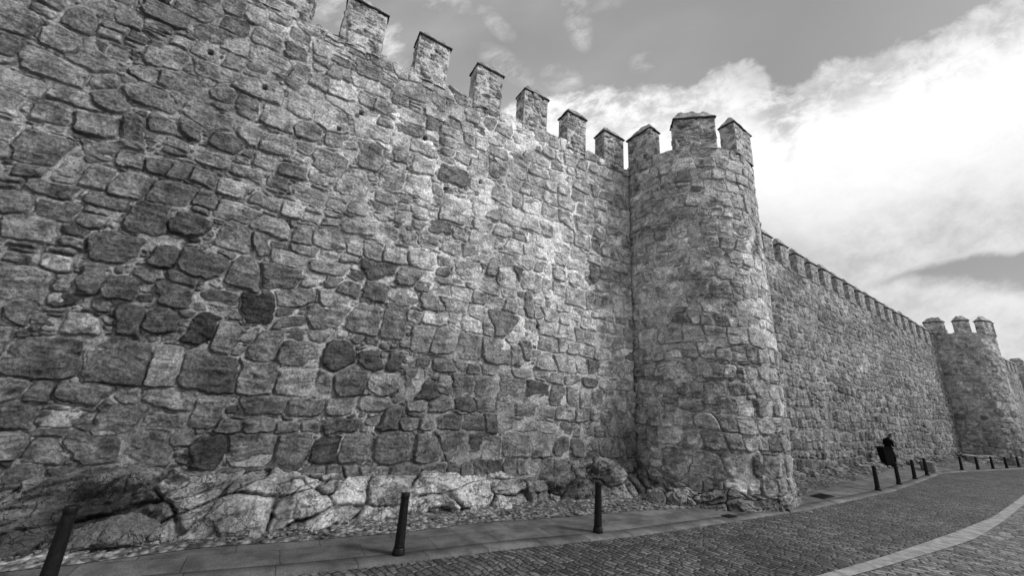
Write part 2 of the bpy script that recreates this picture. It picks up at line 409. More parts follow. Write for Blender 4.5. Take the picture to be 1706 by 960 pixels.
def cap_mesh(w, d, seed, ov=.04, ht=.44, slab=.045, res=.04, tone_top=.36):
    rs = np.random.RandomState(seed); N = Noise(seed)
    x0, x1, y0, y1 = -w / 2 - ov, w / 2 + ov, -ov, d + ov
    nu = max(8, int((x1 - x0) / res)); nv = max(6, int((y1 - y0) / res))
    xs = np.linspace(x0, x1, nu); ys = np.linspace(y0, y1, nv); X, Y = np.meshgrid(xs, ys)
    dd = np.minimum(np.minimum(X - x0, x1 - X), np.minimum(Y - y0, y1 - Y)); half = min(x1 - x0, y1 - y0) / 2
    Z = slab + ht * np.minimum(dd / half, .9)
    inner = smooth(dd / .08)
    Z = Z + inner * (.08 * N.fbm(X * 5, Y * 5, 3) + .03 * N.fbm(X * 16, Y * 18, 2))
    jit = .018 * N.fbm(X * 6, Y * 6 + 9, 2)
    X2 = X + jit; Y2 = Y + .018 * N.fbm(X * 6 + 30, Y * 6, 2)
    T = tone_top * (1 + .8 * N.fbm(X * 7, Y * 7 + 50, 3)); T = np.where(dd < .012, .05, T)
    top = (np.stack([X2, Y2, Z], -1), {'tone': T})
    # rim and underside
    ring = [(X2[0, i], Y2[0, i]) for i in range(nu)] + [(X2[j, -1], Y2[j, -1]) for j in range(1, nv)] + [(X2[-1, i], Y2[-1, i]) for i in range(nu - 2, -1, -1)] + [(X2[j, 0], Y2[j, 0]) for j in range(nv - 2, -1, -1)]
    ring = np.array(ring); c = np.array([0, d / 2])
    rows = []
    for f, z in ((1, slab), (1.0, slab * .4), (.985, 0), (.0, 0.0)):
        q = c + (ring - c) * f; rows.append(np.stack([q[:, 0], q[:, 1], np.full(len(q), z)], -1))
    rim = (np.stack(rows[::-1]), {'tone': .045})
    return join_grids('cap', [top, rim])

def merlon_mesh(w, d, h, seed, res=.03, gain=1.35, **kw):
    P, T, zs = box_relief(w, d, h, seed, res, **kw)
    top = np.stack([P[-1], np.concatenate([np.zeros((P.shape[1], 1)), np.full((P.shape[1], 1), d / 2), np.full((P.shape[1], 1), h)], 1)])
    return join_grids('merlon', [(P, {'tone': T * gain}), (top, {'tone': .2})])

def place_merlon(parent, pos, rz, w, d, h, seed, res, capargs=None, shared=None, **kw):
    if shared is None:
        me = merlon_mesh(w, d, h, seed, res, **kw); mc = cap_mesh(w, d, seed + 5, **(capargs or {}))
    else: me, mc = shared
    o = obj('merlon', me, M_STONE, parent); o.location = pos; o.rotation_euler = (0, 0, rz)
    c = obj('cap', mc, M_CAP, o); c.location = (0, 0, h)
    global LAST_MERLON; LAST_MERLON = o
    return me, mc

# ------------------------------------------------------------------ NEAR CURTAIN WALL
def stretched(a, b, res, far=None, ratio=3):
    return np.arange(a, b + res * .5, res)
# the stones that stand out in the near wall: distance along it, height, half width, half height, tone
HERO = [
    (-1.79, 6.82, 0.25, 0.26, 0.42), (0.82, 7.59, 0.26, 0.34, 0.50), (-1.35, 3.05, 0.18, 0.26, 0.20), (-0.59, 3.61, 0.30, 0.29, 0.22), (-0.76, 1.11, 0.25, 0.28, 0.30), (-2.76, 4.19, 0.32, 0.25, 0.50), 
    (-1.90, 4.82, 0.26, 0.22, 0.45), (-2.09, 4.18, 0.17, 0.21, 0.40), (-1.59, 4.14, 0.30, 0.24, 0.40), (-0.95, 4.18, 0.25, 0.29, 0.42), (-0.35, 4.23, 0.36, 0.26, 0.45), (1.42, 4.81, 0.34, 0.25, 0.35), 
    (2.09, 4.87, 0.25, 0.28, 0.42), (0.88, 4.19, 0.23, 0.20, 0.42), (1.43, 4.27, 0.25, 0.23, 0.35), (1.95, 3.68, 0.28, 0.37, 0.45), (1.30, 3.61, 0.32, 0.28, 0.60), (0.62, 3.57, 0.35, 0.22, 0.65), 
    (0.99, 2.88, 0.29, 0.29, 0.30), (1.56, 2.84, 0.22, 0.22, 0.35), (2.05, 2.81, 0.15, 0.23, 0.30), (2.65, 4.26, 0.23, 0.23, 0.40), (5.12, 5.48, 0.15, 0.29, 0.35), (5.49, 4.80, 0.16, 0.34, 0.40), 
    (7.84, 6.18, 0.22, 0.30, 0.35), (4.71, 4.13, 0.32, 0.31, 0.42), (5.49, 3.55, 0.19, 0.31, 0.50), (2.89, 2.24, 0.27, 0.23, 0.40), (4.57, 1.61, 0.19, 0.24, 0.50), (2.21, 1.69, 0.20, 0.24, 0.42), 
    (-2.90, 3.63, 0.17, 0.27, 0.48), (-2.27, 3.01, 0.17, 0.24, 0.42), (-2.49, 3.56, 0.23, 0.22, 0.50), (-2.48, 4.80, 0.26, 0.27, 0.50), (-0.81, 4.88, 0.17, 0.29, 0.55), (-2.36, 6.83, 0.18, 0.25, 0.60), 
    (-3.13, 6.30, 0.20, 0.32, 0.60), (-0.97, 9.01, 0.17, 0.38, 0.55), (4.32, 5.60, 0.16, 0.23, 0.50), (4.08, 8.43, 0.17, 0.25, 0.50), (5.50, 9.90, 0.13, 0.17, 0.42), (0.45, 1.11, 0.31, 0.39, 0.60), 
    (-4.07, 5.62, 0.29, 0.28, 0.75), (0.59, 6.83, 0.34, 0.32, 1.35), (-0.12, 8.29, 0.35, 0.38, 1.30), (0.27, 2.84, 0.35, 0.25, 0.75), (-0.30, 2.94, 0.25, 0.29, 0.80), (-1.20, 4.84, 0.29, 0.29, 0.85), 
    (-0.96, 2.97, 0.19, 0.25, 0.75), (-2.01, 1.60, 0.28, 0.30, 0.85), (-0.90, 1.78, 0.23, 0.25, 0.80), (-3.96, 7.53, 0.33, 0.23, 0.85), (-3.05, 8.20, 0.30, 0.28, 0.90), (-3.54, 6.84, 0.25, 0.25, 0.70), 
    (-1.82, 3.54, 0.23, 0.21, 0.60), (3.10, 6.88, 0.39, 0.33, 0.70), (-1.87, 3.10, 0.20, 0.20, 0.50), (-3.52, 3.03, 0.16, 0.23, 0.75), (-3.07, 1.60, 0.20, 0.28, 0.80), ]
def zone_near(U, V):
    a = smooth((3.0 - U + .9 * (4.5 - V)) / 5.0)
    return np.clip(a * .75 + .12, 0, 1)
near = thing('castle_wall', 'tall rubble stone curtain wall with pointed merlons, nearest and largest, left of the round tower', 'castle wall')
us = np.concatenate([np.arange(-13, -6.2, .05), np.arange(-6.2, 9.46, .0145)]); vs = np.arange(-.2, 10.54, .0145)
H, T, CE = masonry(us, vs, 11, reg=lambda x, y: min(1, max(0, (x - 1.5) / 4)) if y > 3.2 else 1.0, chf=lambda y: (.47, .60) if y < 3.1 else (.36, .56), sw=(.34, .8), hero=HERO, zone=zone_near, bulge=(.025, .065), dark=.07, fill=2500)
U, V = np.meshgrid(us, vs); N = Noise(5)
stain_shade = .80 + .72 * smooth((U + 2.0 + .45 * (V - 4)) / 6.5) * smooth((V - 1.0) / 4.5) - .26 * smooth((4.5 - V) / 4.0)  # broad light falloff painted into the tone: upper right brighter, lower left darker
stain_shade = stain_shade * (1 + .30 * N.fbm(U * .5, V * .5, 4)) * (1 - .22 * smooth((N.fbm(U * 1.6 + 8, V * .3, 3)) * 3))
stain_shade *= 1 - .35 * smooth((U - 8.2) / 1.0) * smooth((3.5 - V) / 2.5) * (.6 + .8 * N.fbm(U * 3, V * .8, 3))
T = T * 1.14 * np.clip(stain_shade, .35, 1.62)
for hu, hv in [(-1.47, 8.27), (.45, 8.61), (.06, 7.95), (2.74, 7.39), (2.03, 8.61), (3.69, 7.94), (5.78, 4.21), (-2.49, 8.61)]:      # putlog holes
    g = np.exp(-(((U - hu) / .045) ** 4 + ((V - hv) / .05) ** 4)); H = H - .14 * g; T = T * (1 - .7 * g)
topz = np.clip(N.fbm(us * 1.7, us * 0 + 3, 3) * .16 + N.fbm(us * 7, us * 0 + 9, 2) * .05, -.16, .08)
Vz = V + topz[None, :] * smooth((V - 9.9) / .6)
P = F1.p(U, F1.d - H, Vz)
# walkway behind the crest, and a plain back
tp = np.stack([P[-1], F1.p(us, np.full_like(us, F1.d + .5), Vz[-1] + .02), F1.p(us, np.full_like(us, F1.d + .52), Vz[-1] * 0 + 9.4), F1.p(us, np.full_like(us, F1.d + 2.6), us * 0 + 9.4), F1.p(us, np.full_like(us, F1.d + 2.62), us * 0 - .3)])
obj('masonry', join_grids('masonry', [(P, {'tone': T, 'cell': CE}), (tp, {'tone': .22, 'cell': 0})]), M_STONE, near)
for k, (a, b) in enumerate([(-8.5, -7.5), (-6.8, -5.85), (-5.1, -4.15), (-3.4, -2.45), (-2.0, -1.05), (-.36, .60), (1.48, 2.37), (3.24, 4.10), (4.90, 5.79), (6.62, 7.42), (8.28, 9.22)]):
    ct = F1.p((a + b) / 2, F1.d - .035, 10.34)
    place_merlon(near, ct, along(F1), b - a, .5, 1.38, 100 + k, .022 if k > 3 else .04)

# ------------------------------------------------------------------ TOWERS
def tower(fr, cu, cn, rad, zt, label, seed, res, mer, zm, base=-.2, a0=150, a1=385, merres=.03, foot=.1, dens=1.0, toneg=1.0, leftdark=0):
    t = thing('round_tower', label, 'tower')
    a0r, a1r = R(a0), R(a1); s = np.arange(0, (a1r - a0r) * rad, res); vs = np.arange(base, zt + res * .5, res)
    H, T, CE = masonry(s, vs, seed, zone=lambda U, V: np.clip(smooth((6.5 - V) / 6) * .9 + .1, 0, 1), reg=lambda x, y: .6, ch=(.36, .58), sw=(.3, .68), bulge=(.018, .05), dark=.08, tone=(.24, .40), fill=800)
    S, V = np.meshgrid(s, vs); N = Noise(seed + 3)
    A = a0r + S / rad
    T = T * 1.25 * toneg * (1 + .5 * N.fbm(S * .6, V * .5, 4)) * (1.12 - .40 * smooth((7 - V) / 6))  # last factor paints a falloff of light towards the foot into the tone
    if leftdark:                                    # shade on the tower's left side by the wall, painted into the tone
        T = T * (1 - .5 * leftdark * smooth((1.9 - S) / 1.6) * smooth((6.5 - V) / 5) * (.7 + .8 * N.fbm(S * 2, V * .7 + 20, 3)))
    rr = rad + H + foot * smooth((2.2 - V) / 2.2) ** 2
    Vz = V + (N.fbm(S * 1.7, V * 0, 3) * .12) * smooth((V - zt + .5) / .5)
    U_ = cu + rr * np.cos(A); N_ = cn + rr * np.sin(A)
    P = fr.p(U_, N_, Vz)
    aa = A[0]
    def ring(r, z): return fr.p(cu + r * np.cos(aa), cn + r * np.sin(aa), np.full_like(aa, z))
    tp = np.stack([P[-1], ring(rad - .5, zt), ring(rad - .52, zt - 1.0), ring(.01, zt - 1.0)])
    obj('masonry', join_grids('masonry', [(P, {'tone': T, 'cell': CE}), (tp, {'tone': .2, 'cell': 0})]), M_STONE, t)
    for k, (ang, mw) in enumerate(mer):
        a = R(ang); rr_ = rad * math.cos(min(.5, mw / 2 / rad)) + .09 if mw > .8 else rad
        p = fr.p(cu + rr_ * math.cos(a), cn + rr_ * math.sin(a), zt - .12)
        # block's +y points inwards, +x along the tangent
        inw = -math.cos(a) * fr.u - math.sin(a) * fr.n
        rz = math.atan2(inw[1], inw[0]) - math.pi / 2
        place_merlon(t, p, rz, mw, .5, zm - zt + .12, seed + 40 + k, merres, capargs=dict(ov=.045, ht=.46))
    return t
tower(F1, 11.9, 8.25, 2.40, 10.68, 'large round stone tower with merlons in the middle of the picture', 21, .0165,
      [(184.5, .98), (229, 1.28), (275, 1.16), (322, 1.1), (8, 1.1)], 11.76, leftdark=1, foot=0.0)
tower(F2, 49.3, 8.3, 2.62, 9.9, 'distant round stone tower at the far end of the second wall', 31, .045,
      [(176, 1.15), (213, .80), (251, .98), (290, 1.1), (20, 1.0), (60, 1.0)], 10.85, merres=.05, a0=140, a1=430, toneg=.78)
tower(F2, 87, 8.6, 2.6, 11.1, 'farthest stone tower, only its flat top corner showing at the right edge', 41, .1,
      [(180, 1.2), (230, 1.2), (280, 1.2)], 11.6, merres=.1, a0=140, a1=400, toneg=.9)

# ------------------------------------------------------------------ SECOND AND THIRD WALLS
def far_wall(u0, u1, z0, z1, seed, label, resu, resv, mer, zoff, toneg=1):
    t = thing('castle_wall', label, 'castle wall')
    us = np.arange(u0, u1, resu); vs = np.arange(-.3, z0 + .01, resv)
    H, T, CE = masonry(us, vs, seed, zone=lambda U, V: np.clip(smooth((8 - V) / 6) * .8 + .2, 0, 1), ch=(.32, .52), sw=(.26, .62), bulge=(.03, .07), dark=.1, tone=(.18, .33), flat=.3)
    U, V = np.meshgrid(us, vs); N = Noise(seed + 9)
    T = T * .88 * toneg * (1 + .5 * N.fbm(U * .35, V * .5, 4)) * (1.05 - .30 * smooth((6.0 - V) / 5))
    ztop = z0 + (z1 - z0) * (U - u0) / (u1 - u0)
    Vz = V * (1 + (ztop / z0 - 1) * smooth(V / z0))
    P = F2.p(U, F2.d - H, Vz)
    e = Vz[-1]
    tp = np.stack([P[-1], F2.p(us, us * 0 + F2.d + .5, e), F2.p(us, us * 0 + F2.d + .52, e - 1), F2.p(us, us * 0 + F2.d + 2.5, e - 1), F2.p(us, us * 0 + F2.d + 2.55, us * 0 - .3)])
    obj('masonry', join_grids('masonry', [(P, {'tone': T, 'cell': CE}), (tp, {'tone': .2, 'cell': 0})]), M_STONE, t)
    per, wd = mer; sh = [None] * 3
    h = 1.2
    k = 0; u = u0 + zoff
    while u + wd < u1:
        zz = z0 + (z1 - z0) * (u + wd / 2 - u0) / (u1 - u0) - .1
        p = F2.p(u + wd / 2, F2.d - .05, zz)
        sh[k % 3] = place_merlon(t, p, along(F2), wd, .5, h, seed + 60 + k % 3, .045, capargs=dict(ov=.05, ht=.5), shared=sh[k % 3], gain=.95)
        mo = LAST_MERLON; rj = random.Random(seed * 100 + k); mo.scale = (rj.uniform(.93, 1.05), 1, rj.uniform(.93, 1.03)); mo.rotation_euler[1] = R(rj.uniform(-1.2, 1.2))
        u += per; k += 1
far_wall(13.6, 46.9, 10.18, 8.72, 51, 'second rubble stone wall running away behind the round tower towards the distant tower', .032, .03, (1.655, .92), 4.23 + 1.655 - 1.655, .95)
far_wall(51.4, 85, 9.3, 9.9, 53, 'far short stretch of stone wall beyond the distant tower at right edge', .12, .08, (2.5, 1.5), .6, .9)

# ------------------------------------------------------------------ GROUND
KERB = [(-14, 1.0), (-5.73, 4.42), (-4.5, 4.83), (-2.72, 5.55), (-1.37, 6.15), (0.24, 7.01), (2.45, 7.98), (5.84, 9.88), (7.99, 11.11), (11.15, 13.13), (14.18, 15.11), (18.82, 18.52), (23.35, 21.96), (26.57, 23.71), (36.45, 28.6), (60, 40.5), (95, 58)]
INNER = [(-14, 1.6, 0), (-6.28, 4.77, 0), (-5.07, 5.43, 0), (-3.96, 6.26, 0), (-3.28, 6.5, 0), (-1.67, 7.26, 0), (-0.29, 8.15, 0), (0.86, 8.63, 0), (3.42, 9.91, 0), (5.88, 10.83, 0), (8.56, 12.29, 0), (10.36, 13.91, 0), (13.37 * .99, 16.13 * .99, .02)]
for x, y, z in [(16.87, 18.84, .06), (20.3, 21.7, .12), (24.33, 25.2, .21), (25.82, 26.06, .2), (26.8, 25.9, .12), (27.6, 25.3, .05), (29.33, 26.12, .02), (40.49, 31.71, .02), (60, 42.0, .02), (95, 59.5, .02)]:
    k = (CZ - z) / CZ; INNER.append((x * k, y * k, z))
kb = np.array([FG.un(*p) for p in KERB]); ib = np.array([FG.un(p[0], p[1]) + (p[2],) for p in INNER])
def smooth1(f, x, wd=.5):
    return sum(f(x + d) for d in (-wd, -wd / 2, 0, wd / 2, wd)) / 5
kn = lambda u: smooth1(lambda q: np.interp(q, kb[:, 0], kb[:, 1]), u)
io = np.argsort(ib[:, 0]); inn = lambda u: smooth1(lambda q: np.interp(q, ib[io, 0], ib[io, 1]), u, .3)
inz = lambda u: smooth1(lambda q: np.interp(q, ib[io, 0], ib[io, 2]), u)
RZ = -.03
NG = Noise(900)
def undul(x, y): return .012 * NG.fbm(x * .35, y * .35, 3)

def ground_mat_far():
    mt, t, bs = mat('dry_earth', .95); g = t.n('ShaderNodeTexCoord').outputs['Object']
    n = t.noise(g, 1.5, 6, .6); t.l(t.ss(n, .3, .7, .12, .2), bs.inputs['Base Color']); bump(t, bs, n, .05); return mt
bm = bmesh.new(); bmesh.ops.create_grid(bm, x_segments=8, y_segments=8, size=1500); me = bpy.data.meshes.new('ground'); bm.to_mesh(me); bm.free()
g0 = obj('ground', me, ground_mat_far()); g0.location = (0, 0, -.25); tag(g0, kind='structure')

def sett_mat(name, base, bw_, bh, az, bd=.02, lit=1.0, rr=1.0):
    mt, t, bs = mat(name, .62); g = t.n('ShaderNodeTexCoord').outputs['Object']
    ns = t.n('ShaderNodeTexNoise'); ns.inputs['Scale'].default_value = 1.3; ns.inputs['Detail'].default_value = 2; t.l(g, ns.inputs['Vector'])
    ns2 = t.n('ShaderNodeTexNoise'); ns2.inputs['Scale'].default_value = 9; ns2.inputs['Detail'].default_value = 2; t.l(g, ns2.inputs['Vector'])
    off = t.vm('ADD', t.vm('SCALE', t.vm('SUBTRACT', ns.outputs[1], (.5, .5, .5)), sc=.22), t.vm('SCALE', t.vm('SUBTRACT', ns2.outputs[1], (.5, .5, .5)), sc=.07 * rr))
    v = t.vm('ADD', g, off)
    mp = t.n('ShaderNodeMapping'); mp.inputs['Rotation'].default_value = (0, 0, -R(90 - az)); t.l(v, mp.inputs['Vector'])
    sp = t.n('ShaderNodeSeparateXYZ'); t.l(mp.outputs[0], sp.inputs[0])
    yy = t.m('DIVIDE', sp.outputs[1], bh); row = t.m('FLOOR', yy); fy = t.m('FRACT', yy)
    w1 = t.n('ShaderNodeTexWhiteNoise', noise_dimensions='1D'); t.l(row, w1.inputs['W'])
    wdt = t.m('MULTIPLY_ADD', w1.outputs[0], bw_ * .5, bw_ * .8)
    xx = t.m('ADD', t.m('DIVIDE', sp.outputs[0], wdt), t.m('MULTIPLY', w1.outputs[0], 37.7)); col = t.m('FLOOR', xx); fx = t.m('FRACT', xx)
    w2 = t.n('ShaderNodeTexWhiteNoise', noise_dimensions='2D'); t.l(t.comb(col, row), w2.inputs['Vector'])
    ex = t.m('MULTIPLY', t.m('MINIMUM', fx, t.m('SUBTRACT', 1.0, fx)), wdt); ey = t.m('MULTIPLY', t.m('MINIMUM', fy, t.m('SUBTRACT', 1.0, fy)), bh)
    ed = t.m('MINIMUM', ex, ey); top = t.ss(ed, .004, .030)
    b1o = t.m('MULTIPLY', t.m('MULTIPLY_ADD', w2.outputs[0], 1.1, .45), t.m('MULTIPLY_ADD', t.ss(ed, .002, .014), .6, .4))
    big = t.noise(g, .5, 5, .6); med = t.noise(g, 6, 5, .65); fin = t.noise(g, 60, 4, .7)
    k = t.m('MULTIPLY', b1o, t.ss(big, .3, .7, .7, 1.3)); k = t.m('MULTIPLY', k, t.ss(med, .3, .7, .5, 1.5)); k = t.m('MULTIPLY', k, t.ss(fin, .3, .7, .6, 1.4))
    k = t.m('MULTIPLY', k, base * lit); t.l(k, bs.inputs['Base Color'])
    h = t.m('ADD', t.m('ADD', top, t.m('MULTIPLY', w2.outputs[0], .5)), t.m('MULTIPLY', med, .8)); h = t.m('ADD', h, t.m('MULTIPLY', fin, .12))
    bs.inputs['Specular IOR Level'].default_value = .5
    bump(t, bs, h, bd, 1.0); return mt
M_SETT = sett_mat('granite_setts', .076, .20, .105, 136, .03)
M_SETT2 = sett_mat('rough_granite_setts', .15, .24, .13, 118, .04, 1.0, 1.6)

# road (between kerb and far side)
def road_grid(ua, nfun0, nfun1, z, nn_, uu):
    a = uu[None, :]; f = np.linspace(0, 1, nn_)[:, None]
    n = nfun0(uu)[None, :] * (1 - f) + nfun1(uu)[None, :] * f; U = np.broadcast_to(a, n.shape)
    P = FG.p(U, n, np.zeros_like(n)); P[..., 2] = z(P, U, n); return P
uu = np.concatenate([np.arange(-16, 20, .12), np.arange(20, 100, .6)])
kz = lambda P, U, n: RZ + undul(P[..., 0], P[..., 1])
P = road_grid(None, lambda u: u * 0 - 25., kn, kz, 160, uu)
tag(obj('road', grid_mesh('road', P, {}), M_SETT), kind='structure')
# white granite band curving over the road, with rougher setts on its other side
BL = [(1.0, 4.9), (4.79, 6.64), (7.01, 7.83), (10.16, 9.64), (13.7, 11.75), (17.79, 14.49), (20.51, 16.33), (30, 23)]
BR = [(1.2, 4.75 - .1), (5.36, 6.72), (7.23, 7.68), (10.14, 9.2), (13.44, 11.3), (17.65, 14.13), (20.9, 16.25), (30.3, 22.75)]
def fn(pts):
    q = np.array([FG.un(*p) for p in pts]); return lambda u: smooth1(lambda s: np.interp(s, q[:, 0], q[:, 1]), u, .8)
bl, brr = fn(BL), fn(BR)
ub = np.arange(3.2, 36, .12)
def band_mat():
    mt, t, bs = mat('pale_granite_slabs', .8); uvn = t.n('ShaderNodeAttribute', attribute_name='run').outputs['Fac']; g = t.n('ShaderNodeTexCoord').outputs['Object']
    fr = t.m('FRACT', t.m('DIVIDE', uvn, 1.1)); j = t.ss(t.m('ABSOLUTE', t.m('SUBTRACT', fr, .5)), .488, .5, 1.0, .45)
    n = t.noise(g, 4, 6, .65); f = t.noise(g, 70, 3, .7)
    t.l(t.m('MULTIPLY', t.m('MULTIPLY', t.ss(n, .3, .7, .17, .36), t.ss(f, .25, .75, .85, 1.15)), j), bs.inputs['Base Color']); bump(t, bs, t.m('ADD', f, t.m('MULTIPLY', j, 3.0)), .004, .6); return mt
M_BAND = band_mat()
P = road_grid(None, brr, bl, lambda P, U, n: RZ + .014 + undul(P[..., 0], P[..., 1]), 5, ub)
run = np.broadcast_to(ub, P.shape[:2])
tag(obj('pale_paving_band', grid_mesh('pale_paving_band', P, {'run': run}), M_BAND), kind='structure')
P = road_grid(None, lambda u: u * 0 - 20., brr, lambda P, U, n: RZ + .007 + undul(P[..., 0], P[..., 1]), 120, ub)
tag(obj('rough_cobble_road', grid_mesh('rough_cobble_road', P, {}), M_SETT2), kind='structure')

# pavement slabs and kerb
def slab_mat(name, base, L, W, off=.5, jd=.5):
    mt, t, bs = mat(name, .75); a = t.n('ShaderNodeAttribute', attribute_name='run').outputs['Fac']; c = t.n('ShaderNodeAttribute', attribute_name='across').outputs['Fac']; g = t.n('ShaderNodeTexCoord').outputs['Object']
    v = t.comb(a, c, 0.0)
    ns = t.n('ShaderNodeTexNoise'); ns.inputs['Scale'].default_value = 3; t.l(g, ns.inputs['Vector'])
    v = t.vm('ADD', v, t.vm('SCALE', t.vm('SUBTRACT', ns.outputs[1], (.5, .5, .5)), sc=.03))
    br = t.n('ShaderNodeTexBrick'); t.l(v, br.inputs['Vector']); br.inputs['Scale'].default_value = 1; br.offset = off
    br.inputs['Brick Width'].default_value = L; br.inputs['Row Height'].default_value = W; br.inputs['Mortar Size'].default_value = .008; br.inputs['Mortar Smooth'].default_value = .3; br.inputs['Bias'].default_value = 0
    br.inputs['Color1'].default_value = (.72, .72, .72, 1); br.inputs['Color2'].default_value = (1.28, 1.28, 1.28, 1); br.inputs['Mortar'].default_value = (jd, jd, jd, 1)
    b1 = t.n('ShaderNodeRGBToBW'); t.l(br.outputs[0], b1.inputs[0])
    n = t.noise(g, 2.2, 7, .65); f = t.noise(g, 45, 4, .7); d = t.ss(t.noise(g, 7, 4, .7), .6, .75, 1.0, .7)
    k = t.m('MULTIPLY', t.m('MULTIPLY', b1.outputs[0], t.ss(n, .3, .7, .55, 1.4)), t.m('MULTIPLY', t.ss(f, .3, .7, .65, 1.35), d))
    t.l(t.m('MULTIPLY', k, base), bs.inputs['Base Color'])
    bump(t, bs, t.m('ADD', t.m('MULTIPLY', t.m('SUBTRACT', 1.0, br.outputs['Fac']), 1.5), t.m('MULTIPLY', f, .5)), .006, .8); return mt
M_SLAB = slab_mat('granite_slabs', .11, 1.05, .52)
M_KERB = slab_mat('kerb_granite', .12, .95, 2.0, jd=.4)
def strip(name, f0, f1, z0, z1, na, uu, material, extra=None, kind='structure'):
    f = np.linspace(0, 1, na)[:, None]; n = f0(uu)[None] * (1 - f) + f1(uu)[None] * f; U = np.broadcast_to(uu[None], n.shape)
    Z = z0(uu)[None] * (1 - f) + z1(uu)[None] * f
    if extra is not None: Z = Z + extra(U, n, f)
    P = FG.p(U, n, Z)
    o = obj(name, grid_mesh(name, P, {'run': U * 1.0, 'across': n - f0(uu)[None]}), material); tag(o, kind=kind); return o
kw_ = .28
uk = np.concatenate([np.arange(-16, 30, .15), np.arange(30, 100, .5)])
zero = lambda u: u * 0
# kerb: top and upright face in one mesh
f_top = kn(uk); Pk = []
for dn, z in ((-.012, RZ - .08), (-.010, -.006), (-.002, .001), (.1, .003), (kw_, .002), (kw_ + .004, -.05)):
    q = FG.p(uk, f_top + dn, np.full_like(uk, z)); Pk.append(q)
Pk = np.stack(Pk); ac = np.broadcast_to(np.array([0, .01, .02, .1, .25, .26])[:, None] + .2, Pk.shape[:2]); Pk[..., 2] += .004 * NG.fbm(Pk[..., 0] * 3, Pk[..., 1] * 3, 2)
tag(obj('kerb', grid_mesh('kerb', Pk, {'run': np.broadcast_to(uk, Pk.shape[:2]), 'across': ac}), M_KERB), kind='structure')
strip('pavement', lambda u: kn(u) + kw_ + .004, lambda u: np.maximum(inn(u), kn(u) + kw_ + .15), zero, inz, 6, uk, M_SLAB)

# cobbled verge between the pavement and the foot of walls and rocks
def verge_mat():
    mt, t, bs = mat('pebble_verge', .9); g = t.n('ShaderNodeTexCoord').outputs['Object']
    vo = t.n('ShaderNodeTexVoronoi'); vo.inputs['Scale'].default_value = 11; vo.inputs['Randomness'].default_value = 1; t.l(g, vo.inputs['Vector'])
    cell = t.n('ShaderNodeRGBToBW'); t.l(vo.outputs['Color'], cell.inputs[0])
    at = t.n('ShaderNodeAttribute', attribute_name='tone').outputs['Fac']
    f = t.noise(g, 50, 4, .7); big = t.noise(g, 1.2, 4)
    k = t.m('MULTIPLY', t.ss(cell.outputs[0], .1, .9, .45, 1.45), t.ss(vo.outputs['Distance'], .25, .7, 1.15, .45)); k = t.m('MULTIPLY', k, t.ss(f, .25, .75, .7, 1.3)); k = t.m('MULTIPLY', k, t.ss(big, .3, .7, .75, 1.2))
    t.l(t.m('MULTIPLY', k, at), bs.inputs['Base Color'])
    bump(t, bs, t.m('SUBTRACT', f, t.m('MULTIPLY', vo.outputs['Distance'], 4.0)), .012, 1.0); return mt
def foot_n(u):
    return np.where(u < 8.5, 8.3, np.where(u < 15.5, 8.3, 8.8))
def foot_z(u):
    return np.interp(u, [-20, 8, 14, 20, 45, 100], [.10, .12, .1, .16, .55, .9])
uv_ = np.concatenate([np.arange(-14, 20, .03), np.arange(20, 100, .15)])
f = np.linspace(0, 1, 60)[:, None]
n0 = np.maximum(inn(uv_), kn(uv_) + kw_ + .15); n1_ = np.maximum(foot_n(uv_), n0 + .3)
n = n0[None] * (1 - f) + n1_[None] * f; U = np.broadcast_to(uv_[None], n.shape)
Z = inz(uv_)[None] * (1 - f) + np.maximum(foot_z(uv_), inz(uv_))[None] * f + .006
lump = NG.fbm(U * 9, n * 9, 3); Z = Z + (.03 * lump + .05 * np.maximum(NG.fbm(U * 3, n * 3, 3), 0) * (U > 12)) * smooth(f * 12)
tt = np.where(U < 12, .19, .12) * (1 + .8 * NG.fbm(U * 1.1, n * 2, 3))
ve = obj('verge', grid_mesh('verge', FG.p(U, n, Z), {'tone': tt}), verge_mat()); tag(ve, kind='structure')

